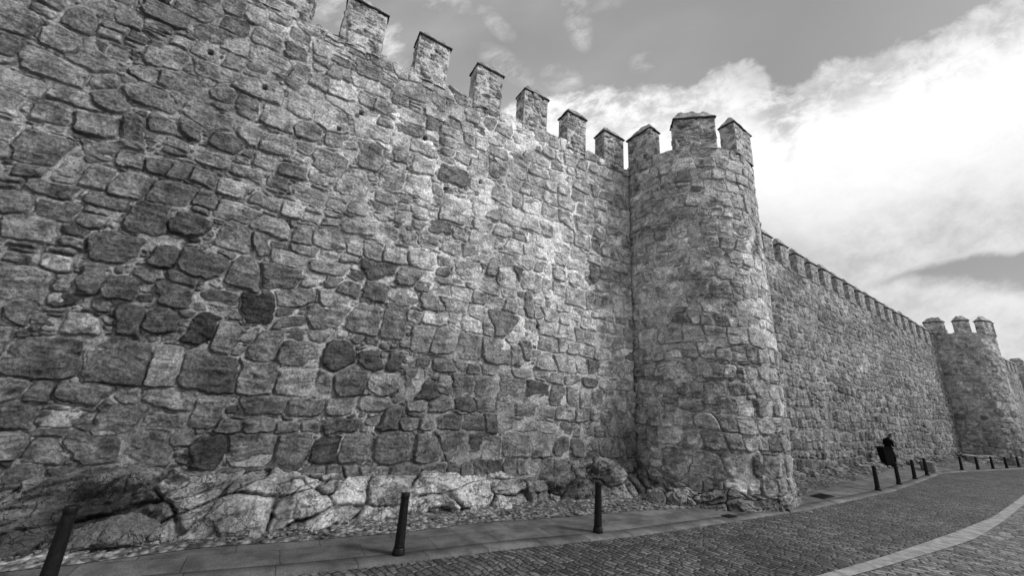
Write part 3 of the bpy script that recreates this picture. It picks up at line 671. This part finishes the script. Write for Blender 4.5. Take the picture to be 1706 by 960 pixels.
# ------------------------------------------------------------------ BEDROCK
def rock_relief(S, Tt, seed, nseed, ext, amp, tone_fn, cell=(1, 1)):
    """fractured rock: warped cells, each with its own tilted face"""
    N = Noise(seed); rs = np.random.RandomState(seed)
    X = S + .16 * N.fbm(S * 1.1, Tt * 1.1, 2) + .04 * N.fbm(S * 6, Tt * 6, 3); Y = Tt + .14 * N.fbm(S * 1.1 + 40, Tt * 1.1, 2) + .04 * N.fbm(S * 6, Tt * 6 + 30, 3)
    def cells(ns_, sc, wmax):
        px = rs.uniform(ext[0], ext[1], ns_); py = rs.uniform(ext[2], ext[3], ns_)
        off = rs.uniform(-1, 1, ns_); gx = rs.normal(0, 1, ns_); gy = rs.normal(0, 1, ns_); tn = rs.uniform(-1, 1, ns_); wgt = rs.uniform(0, wmax, ns_)
        D1 = np.full(S.shape, 9.); D2 = np.full(S.shape, 9.); I = np.zeros(S.shape, int)
        for k in range(ns_):
            ax_ = (X - px[k]) * .92 + (Y - py[k]) * .38; ay_ = (Y - py[k]) * .92 - (X - px[k]) * .38
            d = (np.abs(ax_ * cell[0] * .9) ** 1.6 + np.abs(ay_ * cell[1] * 1.05) ** 1.6) ** (1 / 1.4) - wgt[k]
            up = d < D1; D2 = np.where(up, D1, np.minimum(D2, d)); I = np.where(up, k, I); D1 = np.where(up, d, D1)
        e = (D2 - D1) * .5
        return e, off[I], gx[I] * (X - px[I]) + gy[I] * (Y - py[I]), tn[I]
    e1, o1, g1, t1 = cells(nseed, 1, .3)
    e2_, o2, g2, t2 = cells(nseed * 5, 1, .12)
    c1 = np.exp(-(e1 / .015) ** 2) * smooth(N.fbm(S * 2 + 11, Tt * 2, 2) * 3 + .9)
    c2 = np.exp(-(e2_ / .009) ** 2) * smooth(N.fbm(S * 2.4 + 61, Tt * 2.4, 2) * 4 + .45 + .5 * smooth(-S - .9))
    strata = N.fbm(S * 1.2 + Tt * 1.5, Tt * 9 - S * 2.0, 4, .6)
    H = amp * (.45 * o1 + 1.3 * np.clip(g1, -.5, .5) + .45 * smooth(e1 / .045)) + amp * .5 * (.7 * o2 + 3.0 * np.clip(g2, -.3, .3)) * np.maximum(smooth(N.fbm(S + 5, Tt + 9, 2) * 4 + .7), smooth(-S - .9))
    H = H + .16 * np.abs(N.fbm(S * 2.2 + 7, Tt * 3.4 + 3, 5, .6)) - .03 - .10 * c1 - .05 * c2 + .07 * strata + .04 * N.fbm(S * 10, Tt * 10, 4, .6)
    T = tone_fn(S, Tt) * (1 + .28 * t1 + .15 * t2) * (1 + .8 * N.fbm(S * 2.5, Tt * 2.5, 4)) * (1 + .4 * strata) * (1 - .75 * c1) * (1 - .6 * c2)
    return H, np.clip(T, .02, .6)

us = np.arange(-9, 9.25, .018); ts = np.linspace(0, 1.35, 84)
ztop = np.interp(us, [-9, -4, -3.07, -2.64, -1.94, -1.38, -.79, .21, 1.32, 2.2, 3.76, 6.0, 6.5, 6.93, 8.2, 9.3], [.5, .52, .60, .70,  .78, .84, .66, .76, .58, .66, .60, .46, .62, .80, .78, .75])
footn = np.interp(us, [-9, -3, -2.4, -1.2, .7, 1.3, 2.2, 4.9, 6.2, 7, 8.4, 9.3], [7.5, 7.62, 7.66, 7.62, 7.78, 7.6, 7.86, 7.82, 8.05, 7.85, 7.85, 7.9])
S, Tt = np.meshgrid(us, ts)
q = np.clip(Tt / 1.0, 0, 1)
def rock_tone(S, T):
    a = .16 + .21 * smooth((S + .4) / 1.6) - .20 * smooth((S - 4.3) / 1.4)
    a = a * (1 - .35 * smooth((-.9 - S) / 1.2))
    return a
Hr, Tr = rock_relief(S, Tt * 1.1, 63, 70, (-9.5, 9.7, -.3, 1.7), .15, rock_tone, (.8, 1.15))
def bl_(s0, t0, rs_, rt): return np.exp(-(((S - s0) / rs_) ** 4 + ((Tt - t0) / rt) ** 4))
for s0, t0, a, b, am, tn in [(-.35, .32, .75, .26, .30, 1.6), (-1.75, .42, .62, .22, -.62, .35), (-2.9, .15, .5, .2, .10, .8), (-1.6, .88, .8, .15, .42, 1.1), (1.0, .42, .3, .35, .12, 1.35), (1.45, .15, .25, .2, .05, .6),
                         (2.9, .5, .8, .35, .14, 1.35), (3.3, .35, .14, .3, -.15, .4), (4.5, .4, .7, .35, .1, 1.15), (6.4, .3, .5, .3, .02, .55), (7.6, .85, .55, .16, .40, 1.7), (7.7, .42, .45, .2, -.40, .3), (8.7, .5, .4, .4, .1, 1.2), (.45, .5, .12, .4, -.14, .5)]:
    g = bl_(s0, t0, a, b); Hr = Hr + am * (.5 if am > 0 else 1.0) * g; Tr = Tr * (1 + (tn - 1) * g)  # hollows also get their shade painted into the tone; boulders are pale stone
zz = ztop[None] * (1 - (1 - q) ** 1.9) - .12 * (1 - q) ** 3
nn0 = footn[None] + (8.62 - footn[None]) * q ** 1.5 + (Tt - q) * .9
ny = np.clip(1 - .55 * q, .3, 1); nz = np.clip(.15 + .55 * q, 0, .8)
fade = smooth((1.3 - Tt) / .25) * smooth((Tt + .06) / .1)
Hr = Hr * fade
lim = -(8.60 - nn0) * .85; soft = .05 * Noise(17).fbm(S * 4, Tt * 6, 4, .6) + .03 * Noise(18).fbm(S * 14, Tt * 14, 3); Hr = np.where(Hr < lim, lim + soft, Hr)
P = F1.p(S, nn0 - ny * Hr, zz + nz * Hr * .6)
rk = obj('rock_outcrop', grid_mesh('rock_outcrop', P, {'tone': np.clip(Tr, .02, .55)}), M_ROCK)
tag(rk, 'long cracked granite outcrop under the nearest wall, behind the first bollards', 'rock outcrop')

# outcrop under the tower
ang = np.radians(np.arange(150, 392, .45)); ts = np.linspace(0, 1.3, 60); A, Tt = np.meshgrid(ang, ts); q = np.clip(Tt, 0, 1); S = A * 2.7
Hr, Tr = rock_relief(S, Tt * .9, 71, 70, (6.5, 18.9, -.2, 1.4), .13, lambda S, T: .21 + 0 * S, (1.1, 1.3))
hgt = .38 + .28 * Noise(3).fbm(A * 3, A * 0, 3) + .18 * smooth((R(215) - A) / R(25)) ; foot = .46 - .30 * smooth((A - R(215)) / R(35)) - .10 * smooth((A - R(262)) / R(15)) + .12 * Noise(8).fbm(A * 4, A * 0, 3)
Hr = Hr * smooth((1.25 - Tt) / .25) * (1 - .5 * smooth((A - R(215)) / R(25)))
rr = 2.40 + foot * (1 - q ** 1.4) - (Tt - q) * .6 + Hr * (1 - .5 * q); zz = hgt * (1 - (1 - q) ** 1.9) - .1 * (1 - q) ** 3 + Hr * .5 * q
P = F1.p(11.9 + rr * np.cos(A), 8.25 + rr * np.sin(A), zz)
rk = obj('rock_outcrop', grid_mesh('rock_outcrop', P, {'tone': Tr}), M_ROCK)
tag(rk, 'broken dark grey rock ledge wrapping the foot of the large round tower', 'rock outcrop')

# ------------------------------------------------------------------ loose rocks
def rock_mesh(seed, sx, sy, sz, tone, sub=5):
    bm = bmesh.new(); bmesh.ops.create_icosphere(bm, subdivisions=sub, radius=1)
    rs = np.random.RandomState(seed); pl = [(lambda v: v / np.linalg.norm(v))(rs.normal(size=3)) for _ in range(13)]; dd = rs.uniform(.45, .95, 13)
    N = Noise(seed)
    for v in bm.verts:
        d = np.array(v.co); r = 1.0
        for p, k in zip(pl, dd):
            c = d @ p
            if c > 1e-3: r = min(r, k / c)
        r *= 1 + .30 * float(N.fbm(np.array(d[0] * 3 + 5), np.array(d[1] * 3 + d[2] * 2.1 + 5), 4))
        v.co = Vector((d[0] * r * sx, d[1] * r * sy, d[2] * r * sz))
    me = bpy.data.meshes.new('rock'); bm.to_mesh(me); bm.free()
    a = me.attributes.new('tone', 'FLOAT', 'POINT'); a.data.foreach_set('value', np.full(len(me.vertices), tone, np.float32))
    return me
def rock(frame, u, n, z, s, tone, seed, label, rz=0):
    o = obj('rock', rock_mesh(seed, s[0], s[1], s[2], tone), M_ROCK); p = frame.p(u, n, z); o.location = p; o.rotation_euler = (0, 0, along(frame) + rz)
    tag(o, label, 'rock', 'loose rocks along the foot of the wall')
def rock_at(x, y, s, tone, seed, label, rz=0):
    o = obj('rock', rock_mesh(seed, s[0], s[1], s[2], tone), M_ROCK); o.location = (x, y, .05 + s[2] * .25); o.rotation_euler = (0, 0, along(F1) + rz)
    tag(o, label, 'rock', 'loose rocks along the foot of the wall')
for a in [(5.82, 11.02, (.10, .20, .16), .5, 1, 'small pale pointed rock leaning at round tower foot, left one of two'),
          (6.62, 11.22, (.11, .18, .18), .52, 2, 'small pale wedge of rock at round tower foot, right one of two'),
          (3.95, 10.62, (.30, .22, .22), .24, 3, 'broad cracked rock in the angle between near wall and round tower'),
          (4.55, 10.72, (.36, .26, .26), .2, 4, 'grey sloping rock at the left foot of the round tower'),
          (5.25, 10.86, (.24, .2, .15), .2, 5, 'low dark flat rock left of the pale pointed rocks'),
          (7.75, 12.2, (.2, .2, .26), .13, 6, 'dark rounded rock at the right foot of the round tower'),
          (7.15, 11.75, (.26, .13, .13), .24, 7, 'low grey rock to the right of the pale wedge rock'),
          (9.6, 14.3, (.45, .35, .28), .2, 8, 'flat grey rock just behind the round tower foot, nearest of the rocks by second wall'),
          (12.31, 16.75, (.4, .35, .25), .22, 9, 'grey rock by the second wall, a few steps beyond the tower'),
          (15.2, 19.5, (.3, .25, .22), .3, 10, 'pale rock by the second wall, halfway from the tower to the black bin'),
          (17.9, 21.45, (.45, .3, .3), .12, 11, 'dark rock at the foot of the second wall left of the black bin'),
          (-2.65, 7.42, (.2, .16, .12), .3, 12, 'small grey rock at the edge of the verge left of the second bollard'),
          (-5.2, 6.0, (.5, .38, .3), .13, 13, 'large dark boulder at the bottom left corner behind the first bollard'),
          (1.3, 10.0, (.22, .16, .12), .2, 14, 'small dark rock on the verge left of the third bollard')]:
    rock_at(*a, rz=a[4] * .7)
# rubble too plentiful to count along the foot of the second wall
parts = []; rs = np.random.RandomState(4)
bm = bmesh.new()
for k in range(420):
    u = rs.uniform(15, 46); nn_ = 8.55 - abs(rs.normal(0, .45)) * (1 if u < 30 else .7); z = float(np.interp(u, [14, 20, 45], [.12, .17, .55])) - max(0, 8.5 - nn_) * .09
    sz = rs.uniform(.05, .2) * (1.0 if nn_ > 8 else .6); p = F2.p(u, nn_, z)
    r = bmesh.ops.create_icosphere(bm, subdivisions=1, radius=1); sx, sy, s3 = sz * rs.uniform(.8, 1.8), sz * rs.uniform(.7, 1.1), sz * rs.uniform(.5, .9); a = rs.uniform(0, 3.1)
    for v in r['verts']:
        c = v.co * (1 + rs.uniform(-.22, .22)); c = Vector((c.x * sx, c.y * sy, c.z * s3)); c.rotate(Matrix.Rotation(a, 3, 'Z')); v.co = c + Vector(p)
me = bpy.data.meshes.new('rubble'); bm.to_mesh(me); bm.free()
a_ = me.attributes.new('tone', 'FLOAT', 'POINT'); a_.data.foreach_set('value', np.repeat(rs.uniform(.1, .32, 420), 12).astype(np.float32)[:len(me.vertices)])
tag(obj('rubble', me, M_ROCK), 'loose broken stones scattered along the foot of the second wall', 'rubble', kind='stuff')

# gravel on the near verge
bm = bmesh.new(); cnt = 0; tones = []
while cnt < 1500:
    u = rs.uniform(-4, 12.5); i0 = float(inn(np.array([u]))[0]); nn_ = rs.uniform(i0, 8.1); 
    if rs.rand() > .35 + .65 * smooth((nn_ - i0) / .5): continue
    sz = rs.uniform(.012, .038); p = FG.p(u, nn_, .035 + .04 * (nn_ - i0)); a = rs.uniform(0, 3.1)
    r = bmesh.ops.create_icosphere(bm, subdivisions=1, radius=1); sx, sy, s3 = sz * rs.uniform(.9, 1.9), sz, sz * rs.uniform(.4, .7)
    for v in r['verts']:
        c = v.co * (1 + rs.uniform(-.2, .2)); c = Vector((c.x * sx, c.y * sy, c.z * s3)); c.rotate(Matrix.Rotation(a, 3, 'Z')); v.co = c + Vector(p)
    tones += [rs.uniform(.08, .3)] * 12; cnt += 1
me = bpy.data.meshes.new('gravel'); bm.to_mesh(me); bm.free()
a_ = me.attributes.new('tone', 'FLOAT', 'POINT'); a_.data.foreach_set('value', np.array(tones, np.float32)[:len(me.vertices)])
tag(obj('gravel', me, M_ROCK), 'pale gravel lying on the verge at the foot of the rocks', 'gravel', kind='stuff')

# ------------------------------------------------------------------ lathe helper
def lathe(name, prof, n=32, flute=0):
    bm = bmesh.new(); rings = []
    for r, z in prof:
        ring = []
        for k in range(n):
            a = 2 * math.pi * k / n; q = r * (1 - (flute if k % 4 == 0 else 0)); ring.append(bm.verts.new((q * math.cos(a), q * math.sin(a), z)))
        rings.append(ring)
    for a, b in zip(rings, rings[1:]):
        for k in range(n): bm.faces.new((a[k], a[(k + 1) % n], b[(k + 1) % n], b[k]))
    bm.faces.new(rings[-1]); bm.faces.new(rings[0][::-1])
    me = bpy.data.meshes.new(name); bm.to_mesh(me); bm.free()
    for p in me.polygons: p.use_smooth = True
    me.update(); return me

# ------------------------------------------------------------------ BOLLARDS
BOL = [((-4.70, 4.86), .80, 'nearest black iron bollard, cut by the bottom edge, left of all others'),
       ((-1.38, 6.41), .80, 'second black iron bollard from the left, in front of pale granite outcrop'),
       ((1.87, 8.03), .85, 'black iron bollard standing alone in front of the angle of wall and round tower'),
       ((13.46, 14.90), .81, 'black iron bollard, first of the four in front of the bin and person'),
       ((16.02, 16.73), .82, 'black iron bollard standing just right of the bin and person'),
       ((18.76, 18.78), .80, 'black iron bollard, third of the four before the stone drum'),
       ((21.12, 20.48), .80, 'black iron bollard beside the short stone drum'),
       ((27.33, 24.40), .75, 'black iron bollard, leftmost of the far five, before the fallen column'),
       ((29.54, 25.46), .75, 'black iron bollard, second of the far five, at the end of the fallen column'),
       ((31.82, 26.56), .73, 'black iron bollard in the middle of the far five'),
       ((34.15, 27.70), .71, 'black iron bollard, fourth of the far five below distant tower'),
       ((37.11, 29.37), .70, 'farthest black iron bollard at the right edge of the picture')]
shaft = lathe('shaft', [(.073, .085), (.072, .11), (.0695, .2), (.065, .4), (.0605, .6), (.058, .70), (.0575, .722), (.0605, .728), (.062, .738), (.062, .780), (.059, .792), (.05, .797), (.03, .799), (.004, .80)], 32, .06)
base = lathe('base', [(.090, -.06), (.090, .03), (.088, .045), (.080, .075), (.0765, .088), (.06, .094)], 32)
proto = None
for k, ((x, y), h, lab) in enumerate(BOL):
    if proto is None:
        root = thing('bollard', lab, 'bollard', group='black iron bollards along the pavement edge'); proto = (root, obj('shaft', shaft, M_IRON, root), obj('base', base, M_IRON, root))
    else:
        root = proto[0].copy(); COL.objects.link(root); root['label'] = lab
        for ch in proto[1:]: c = ch.copy(); COL.objects.link(c); c.parent = root
    root.location = (x, y, .004); root.scale = (1, 1, h / .8); root.rotation_euler = (R(random.Random(k).uniform(-.6, .6)), R(random.Random(k + 50).uniform(-.6, .6)), .5 * k)

# ------------------------------------------------------------------ small street things
def box(bm, c, s, bev=0.0, taper=None):
    r = bmesh.ops.create_cube(bm, size=1); vs_ = r['verts']
    for v in vs_:
        k = 1
        if taper and v.co.z < 0: k = taper
        v.co = Vector((v.co.x * s[0] * k + c[0], v.co.y * s[1] * k + c[1], v.co.z * s[2] + c[2]))
    if bev:
        es = {e for v in vs_ for e in v.link_edges}; bmesh.ops.bevel(bm, geom=list(es), offset=bev, segments=2, affect='EDGES')
def mesh_of(name, fnc, smooth_=False):
    bm = bmesh.new(); fnc(bm); me = bpy.data.meshes.new(name); bm.to_mesh(me); bm.free()
    if smooth_:
        for p in me.polygons: p.use_smooth = True
    return me
# drain grate in the pavement
dg = thing('drain_grate', 'dark iron drain grate set in the pavement right of the round tower', 'drain grate', (10.0, 13.05, .012), along(FG) + .1)
def fr_(bm):
    for c, s in (((0, .17, 0), (.9, .035, .03)), ((0, -.17, 0), (.9, .035, .03)), ((.4325, 0, 0), (.035, .305, .029)), ((-.4325, 0, 0), (.035, .305, .029))): box(bm, c, s)
obj('frame', mesh_of('frame', fr_), M_IRON, dg)
def bars(bm):
    for k in range(15): box(bm, (-.39 + k * .0557, 0, -.002), (.022, .3, .02))
    box(bm, (0, 0, -.014), (.86, .3, .003))
obj('bars', mesh_of('bars', bars), M_IRON, dg)
cv = thing('drain_cover', 'small dark iron cover in the pavement below the round tower', 'drain cover', (5.31, 9.83, .008), along(FG))
obj('lid', mesh_of('lid', lambda bm: box(bm, (0, 0, 0), (.26, .15, .02), .004)), M_IRON, cv)
obj('rim', mesh_of('rim', lambda bm: [box(bm, c, s) for c, s in (((0, .09, -.002), (.32, .02, .018)), ((0, -.09, -.002), (.32, .02, .018)), ((.15, 0, -.003), (.02, .16, .018)), ((-.15, 0, -.003), (.02, .16, .018)))]), M_IRON, cv)

# short stone drum beside the pavement
def drum():
    N = Noise(61); a = np.linspace(0, 2 * math.pi, 65); zs = np.linspace(-.05, .5, 24); A, Z = np.meshgrid(a, zs)
    rr = .31 + .012 * N.fbm(A * 4, Z * 6, 4); rr[:, -1] = rr[:, 0]; rr = rr - .05 * smooth((Z - .46) / .04) ** 2
    P = np.stack([rr * np.cos(A), rr * np.sin(A), Z], -1)
    top = np.stack([P[-1], P[-1] * np.array([.55, .55, 1]) + np.array([0, 0, .008]), P[-1] * np.array([0, 0, 1]) + np.array([0, 0, .01])])
    return join_grids('stone_drum', [(P, {'tone': .19}), (top, {'tone': .3})])
d_ = obj('stone_drum', drum(), M_STONE); d_.location = (23.1, 22.25, 0.03); tag(d_, 'short grey stone drum with pale top on the pavement beside a bollard', 'stone drum')

# fallen stone column and low rubble ledge at the foot of the distant tower
def log_():
    N = Noise(66); a = np.linspace(0, 2 * math.pi, 41); xs = np.linspace(-1.5, 1.5, 60); A, X = np.meshgrid(a, xs)
    rr = .26 + .02 * N.fbm(A * 2, X * 3, 4); rr[:, -1] = rr[:, 0]
    P = np.stack([X, rr * np.cos(A), rr * np.sin(A)], -1); T = np.where((X > -.2), .34, .05) * (1 + .5 * N.fbm(X * 3, A, 3))
    caps = []
    for k in (0, -1):
        c = P[k]; caps.append((np.stack([c, c * np.array([1, 0, 0])]), {'tone': .2}))
    return join_grids('fallen_column', [(P, {'tone': T})] + caps)
lg = obj('fallen_column', log_(), M_STONE); lg.location = (32.95, 28.95, .40); lg.rotation_euler = (0, 0, math.atan2(27.8 - 30.1, 32.1 - 33.9)); tag(lg, 'fallen cylindrical stone column lying at the foot of the distant tower, half dark half pale', 'fallen column')
ld = thing('stone_ledge', 'low ledge of pale broken stones at the foot of the distant tower behind bollards', 'stone ledge', (0, 0, 0))
def ledge(bm):
    r_ = random.Random(8)
    a, b = Vector((32.4, 28.2, 0)), Vector((39.5, 31.4, 0))
    for row in range(3):
        t_ = 0
        while t_ < 1:
            wd = r_.uniform(.22, .5); c = a.lerp(b, t_); q = r_.uniform(.08, .15)
            r = bmesh.ops.create_icosphere(bm, subdivisions=2, radius=1)
            for v in r['verts']:
                k = 1 + r_.uniform(-.12, .12); p = v.co * k; v.co = Vector((c.x + p.x * wd * .55 + (r_.random() - .5) * .02, c.y + p.y * .22 + row * .12, .2 + row * .17 + p.z * q))
            t_ += wd / 7.8
m_ = mesh_of('stones', ledge); a_ = m_.attributes.new('tone', 'FLOAT', 'POINT'); rs = np.random.RandomState(3)
a_.data.foreach_set('value', np.repeat(rs.uniform(.08, .5, len(m_.vertices) // 42 + 1), 42).astype(np.float32)[:len(m_.vertices)])
obj('stones', m_, M_STONE, ld)
def tube(name, pts, r, n=10):
    bm = bmesh.new(); rings = []
    pts = [Vector(p) for p in pts]
    for i, p in enumerate(pts):
        d = (pts[min(i + 1, len(pts) - 1)] - pts[max(i - 1, 0)]).normalized(); s_ = d.cross(Vector((0, 0, 1))).normalized(); u_ = s_.cross(d)
        rings.append([bm.verts.new(p + (s_ * math.cos(2 * math.pi * k / n) + u_ * math.sin(2 * math.pi * k / n)) * r) for k in range(n)])
    for a, b in zip(rings, rings[1:]):
        for k in range(n): bm.faces.new((a[k], a[(k + 1) % n], b[(k + 1) % n], b[k]))
    bm.faces.new(rings[0][::-1]); bm.faces.new(rings[-1]); me = bpy.data.meshes.new(name); bm.to_mesh(me); bm.free()
    for p in me.polygons: p.use_smooth = True
    return me
rl = tag(obj('shadow_line', tube('shadow_line', [(31.3, 28.1, .62), (32.2, 28.0, .50), (33.6, 28.35, .50), (36, 29.4, .5), (39.5, 31.0, .48)], .05), M_IRON), 'long thin black tube drawing the shadow line behind the far bollards below the distant tower', 'shadow_line')  # black tube added to draw the shadow line along the stone edge

# ------------------------------------------------------------------ BIN AND PERSON (on the raised paving at the second wall)
BP = F2.p(28.25, 8.0, .17)
bn = thing('waste_bin', 'black wheeled waste bin with projecting lid lip, standing against second wall beside the person', 'waste bin', BP, along(F2) + R(-38))
# local x points to the right seen from the street
def bin_body(bm):
    r = bmesh.ops.create_cube(bm, size=1)
    for v in r['verts']:
        top = v.co.z > 0; hx, hy = (.31, .27) if top else (.24, .2); off = 0.0 if top else .05
        v.co = Vector((math.copysign(hx, v.co.x) + off, math.copysign(hy, v.co.y), .92 if top else .05))
    bmesh.ops.bevel(bm, geom=list(bm.edges), offset=.03, segments=3, affect='EDGES')
bn.scale = (.82, .9, 1)
obj('body', mesh_of('body', bin_body), M_BLACK, bn)
obj('lid', mesh_of('lid', lambda bm: (box(bm, (-.02, 0, .955), (.70, .60, .06), .02), box(bm, (-.37, 0, .95), (.08, .5, .035), .01), box(bm, (0, 0, .99), (.42, .4, .03), .012))), M_BLACK, bn)
for sx in (-1, 1):
    wme = lathe('wheel', [(.03, -.03), (.1, -.03), (.105, -.02), (.105, .02), (.1, .03), (.03, .03)], 20); wo_ = obj('wheel', wme, M_BLACK, bn); wo_.location = (.22, sx * .21, .1); wo_.rotation_euler = (R(90), 0, 0)

def skin_fig(name, verts, edges, radii, material, parent=None, sub=2, root=0):
    me = bpy.data.meshes.new(name); me.from_pydata([Vector(v) for v in verts], edges, []); o = obj(name, me, material, parent)
    md = o.modifiers.new('skin', 'SKIN'); md.use_smooth_shade = True; md.branch_smoothing = .6
    for i, r in enumerate(radii):
        sv = me.skin_vertices[0].data[i]; sv.radius = (r, r) if not isinstance(r, tuple) else r; sv.use_root = i == root
    s_ = o.modifiers.new('sub', 'SUBSURF'); s_.levels = s_.render_levels = sub
    return o
# stooping figure seen from the side, facing local +x: hunched back, head hanging, forearms on the bin lid
pv = [(0, 0, .93),                                     # 0 pelvis
      (-.03, 0, 1.08), (-.05, 0, 1.24), (0, 0, 1.38), (.09, 0, 1.455), (.14, 0, 1.50),   # spine to neck
      (.02, .10, .86), (.05, .115, .48), (.0, .12, .09), (.13, .14, .035),               # left leg
      (.0, -.10, .86), (.09, -.11, .48), (.03, -.12, .09), (.16, -.14, .035),            # right leg
      (.03, .18, 1.36), (.02, .24, 1.10), (.20, .10, 1.06),                              # left arm
      (.03, -.18, 1.36), (.02, -.24, 1.10), (.20, -.10, 1.06)]                            # right arm
pe = [(0, 1), (1, 2), (2, 3), (3, 4), (4, 5), (0, 6), (6, 7), (7, 8), (8, 9), (0, 10), (10, 11), (11, 12), (12, 13), (3, 14), (14, 15), (15, 16), (3, 17), (17, 18), (18, 19)]
pr = [(.18, .18), (.185, .17), (.19, .18), (.17, .17), (.075, .075), (.058, .058), .12, .085, .065, .05, .12, .085, .065, .05, .075, .058, .045, .075, .058, .045]
PP = F2.p(28.38, 7.86, .17)
per = thing('person', 'stooping person in dark clothes and pale flat cap, head bowed, standing beside the black bin', 'person', PP, R(2))
skin_fig('body', pv, pe, pr, M_CLOTH, per)
hd = skin_fig('head', [(.14, 0, 1.49), (.175, 0, 1.56), (.205, 0, 1.625), (.195, 0, 1.68), (.285, 0, 1.575), (.295, 0, 1.60)], [(0, 1), (1, 2), (2, 3), (2, 5), (1, 4)], [.055, .085, .095, .075, .035, .03], M_SKIN, per)
for sy in (-1, 1):
    e_ = obj('ear', mesh_of('ear', lambda bm: bmesh.ops.create_uvsphere(bm, u_segments=12, v_segments=8, radius=.03), True), M_SKIN, hd); e_.location = (.19, sy * .088, 1.60); e_.scale = (.8, .35, 1.1)
    y_ = obj('eye', mesh_of('eye', lambda bm: bmesh.ops.create_uvsphere(bm, u_segments=12, v_segments=8, radius=.012), True), M_BLACK, hd); y_.location = (.288, sy * .033, 1.622)
    hx = .20; hz = 1.06; hy = sy * .09
    hv = [(hx, hy, hz), (hx + .05, hy - sy * .005, hz - .006), (hx + .085, hy - sy * .01, hz - .01)]; he = [(0, 1), (1, 2)]; hr = [.028, .03, .026]
    for f_, (dy, L) in enumerate(((-.03, .055), (-.011, .065), (.009, .062), (.028, .048))):
        b0_ = len(hv); hv += [(hx + .08, hy + dy, hz - .008), (hx + .085 + L * .5, hy + dy * 1.15, hz - .015), (hx + .085 + L * .85, hy + dy * 1.2, hz - .04)]; he += [(2, b0_), (b0_, b0_ + 1), (b0_ + 1, b0_ + 2)]; hr += [.011, .009, .008]
    b0_ = len(hv); hv += [(hx + .04, hy - sy * .04, hz - .005), (hx + .07, hy - sy * .058, hz - .012)]; he += [(1, b0_), (b0_, b0_ + 1)]; hr += [.012, .009]
    skin_fig('hand', hv, he, hr, M_SKIN, per, 1)
def flatcap(bm):
    bmesh.ops.create_uvsphere(bm, u_segments=28, v_segments=14, radius=1)
    for v in bm.verts:
        z = v.co.z * (.055 if v.co.z > 0 else .012); x = v.co.x * .125 + (.02 if v.co.x > 0 else 0); v.co = Vector((x + .005, v.co.y * .105, z))
        if v.co.x > .1: v.co.z -= (v.co.x - .1) * .5
    r = bmesh.ops.create_cube(bm, size=1)
    for v in r['verts']: v.co = Vector((.15 + v.co.x * .07, v.co.y * .12 * (1 if v.co.x < 0 else .7), -.008 + v.co.z * .012 - (.02 if v.co.x > 0 else 0)))
fc = obj('cap', mesh_of('cap', flatcap, True), M_CAPW, per); fc.location = (.195, 0, 1.70); fc.rotation_euler = (0, R(8), 0)
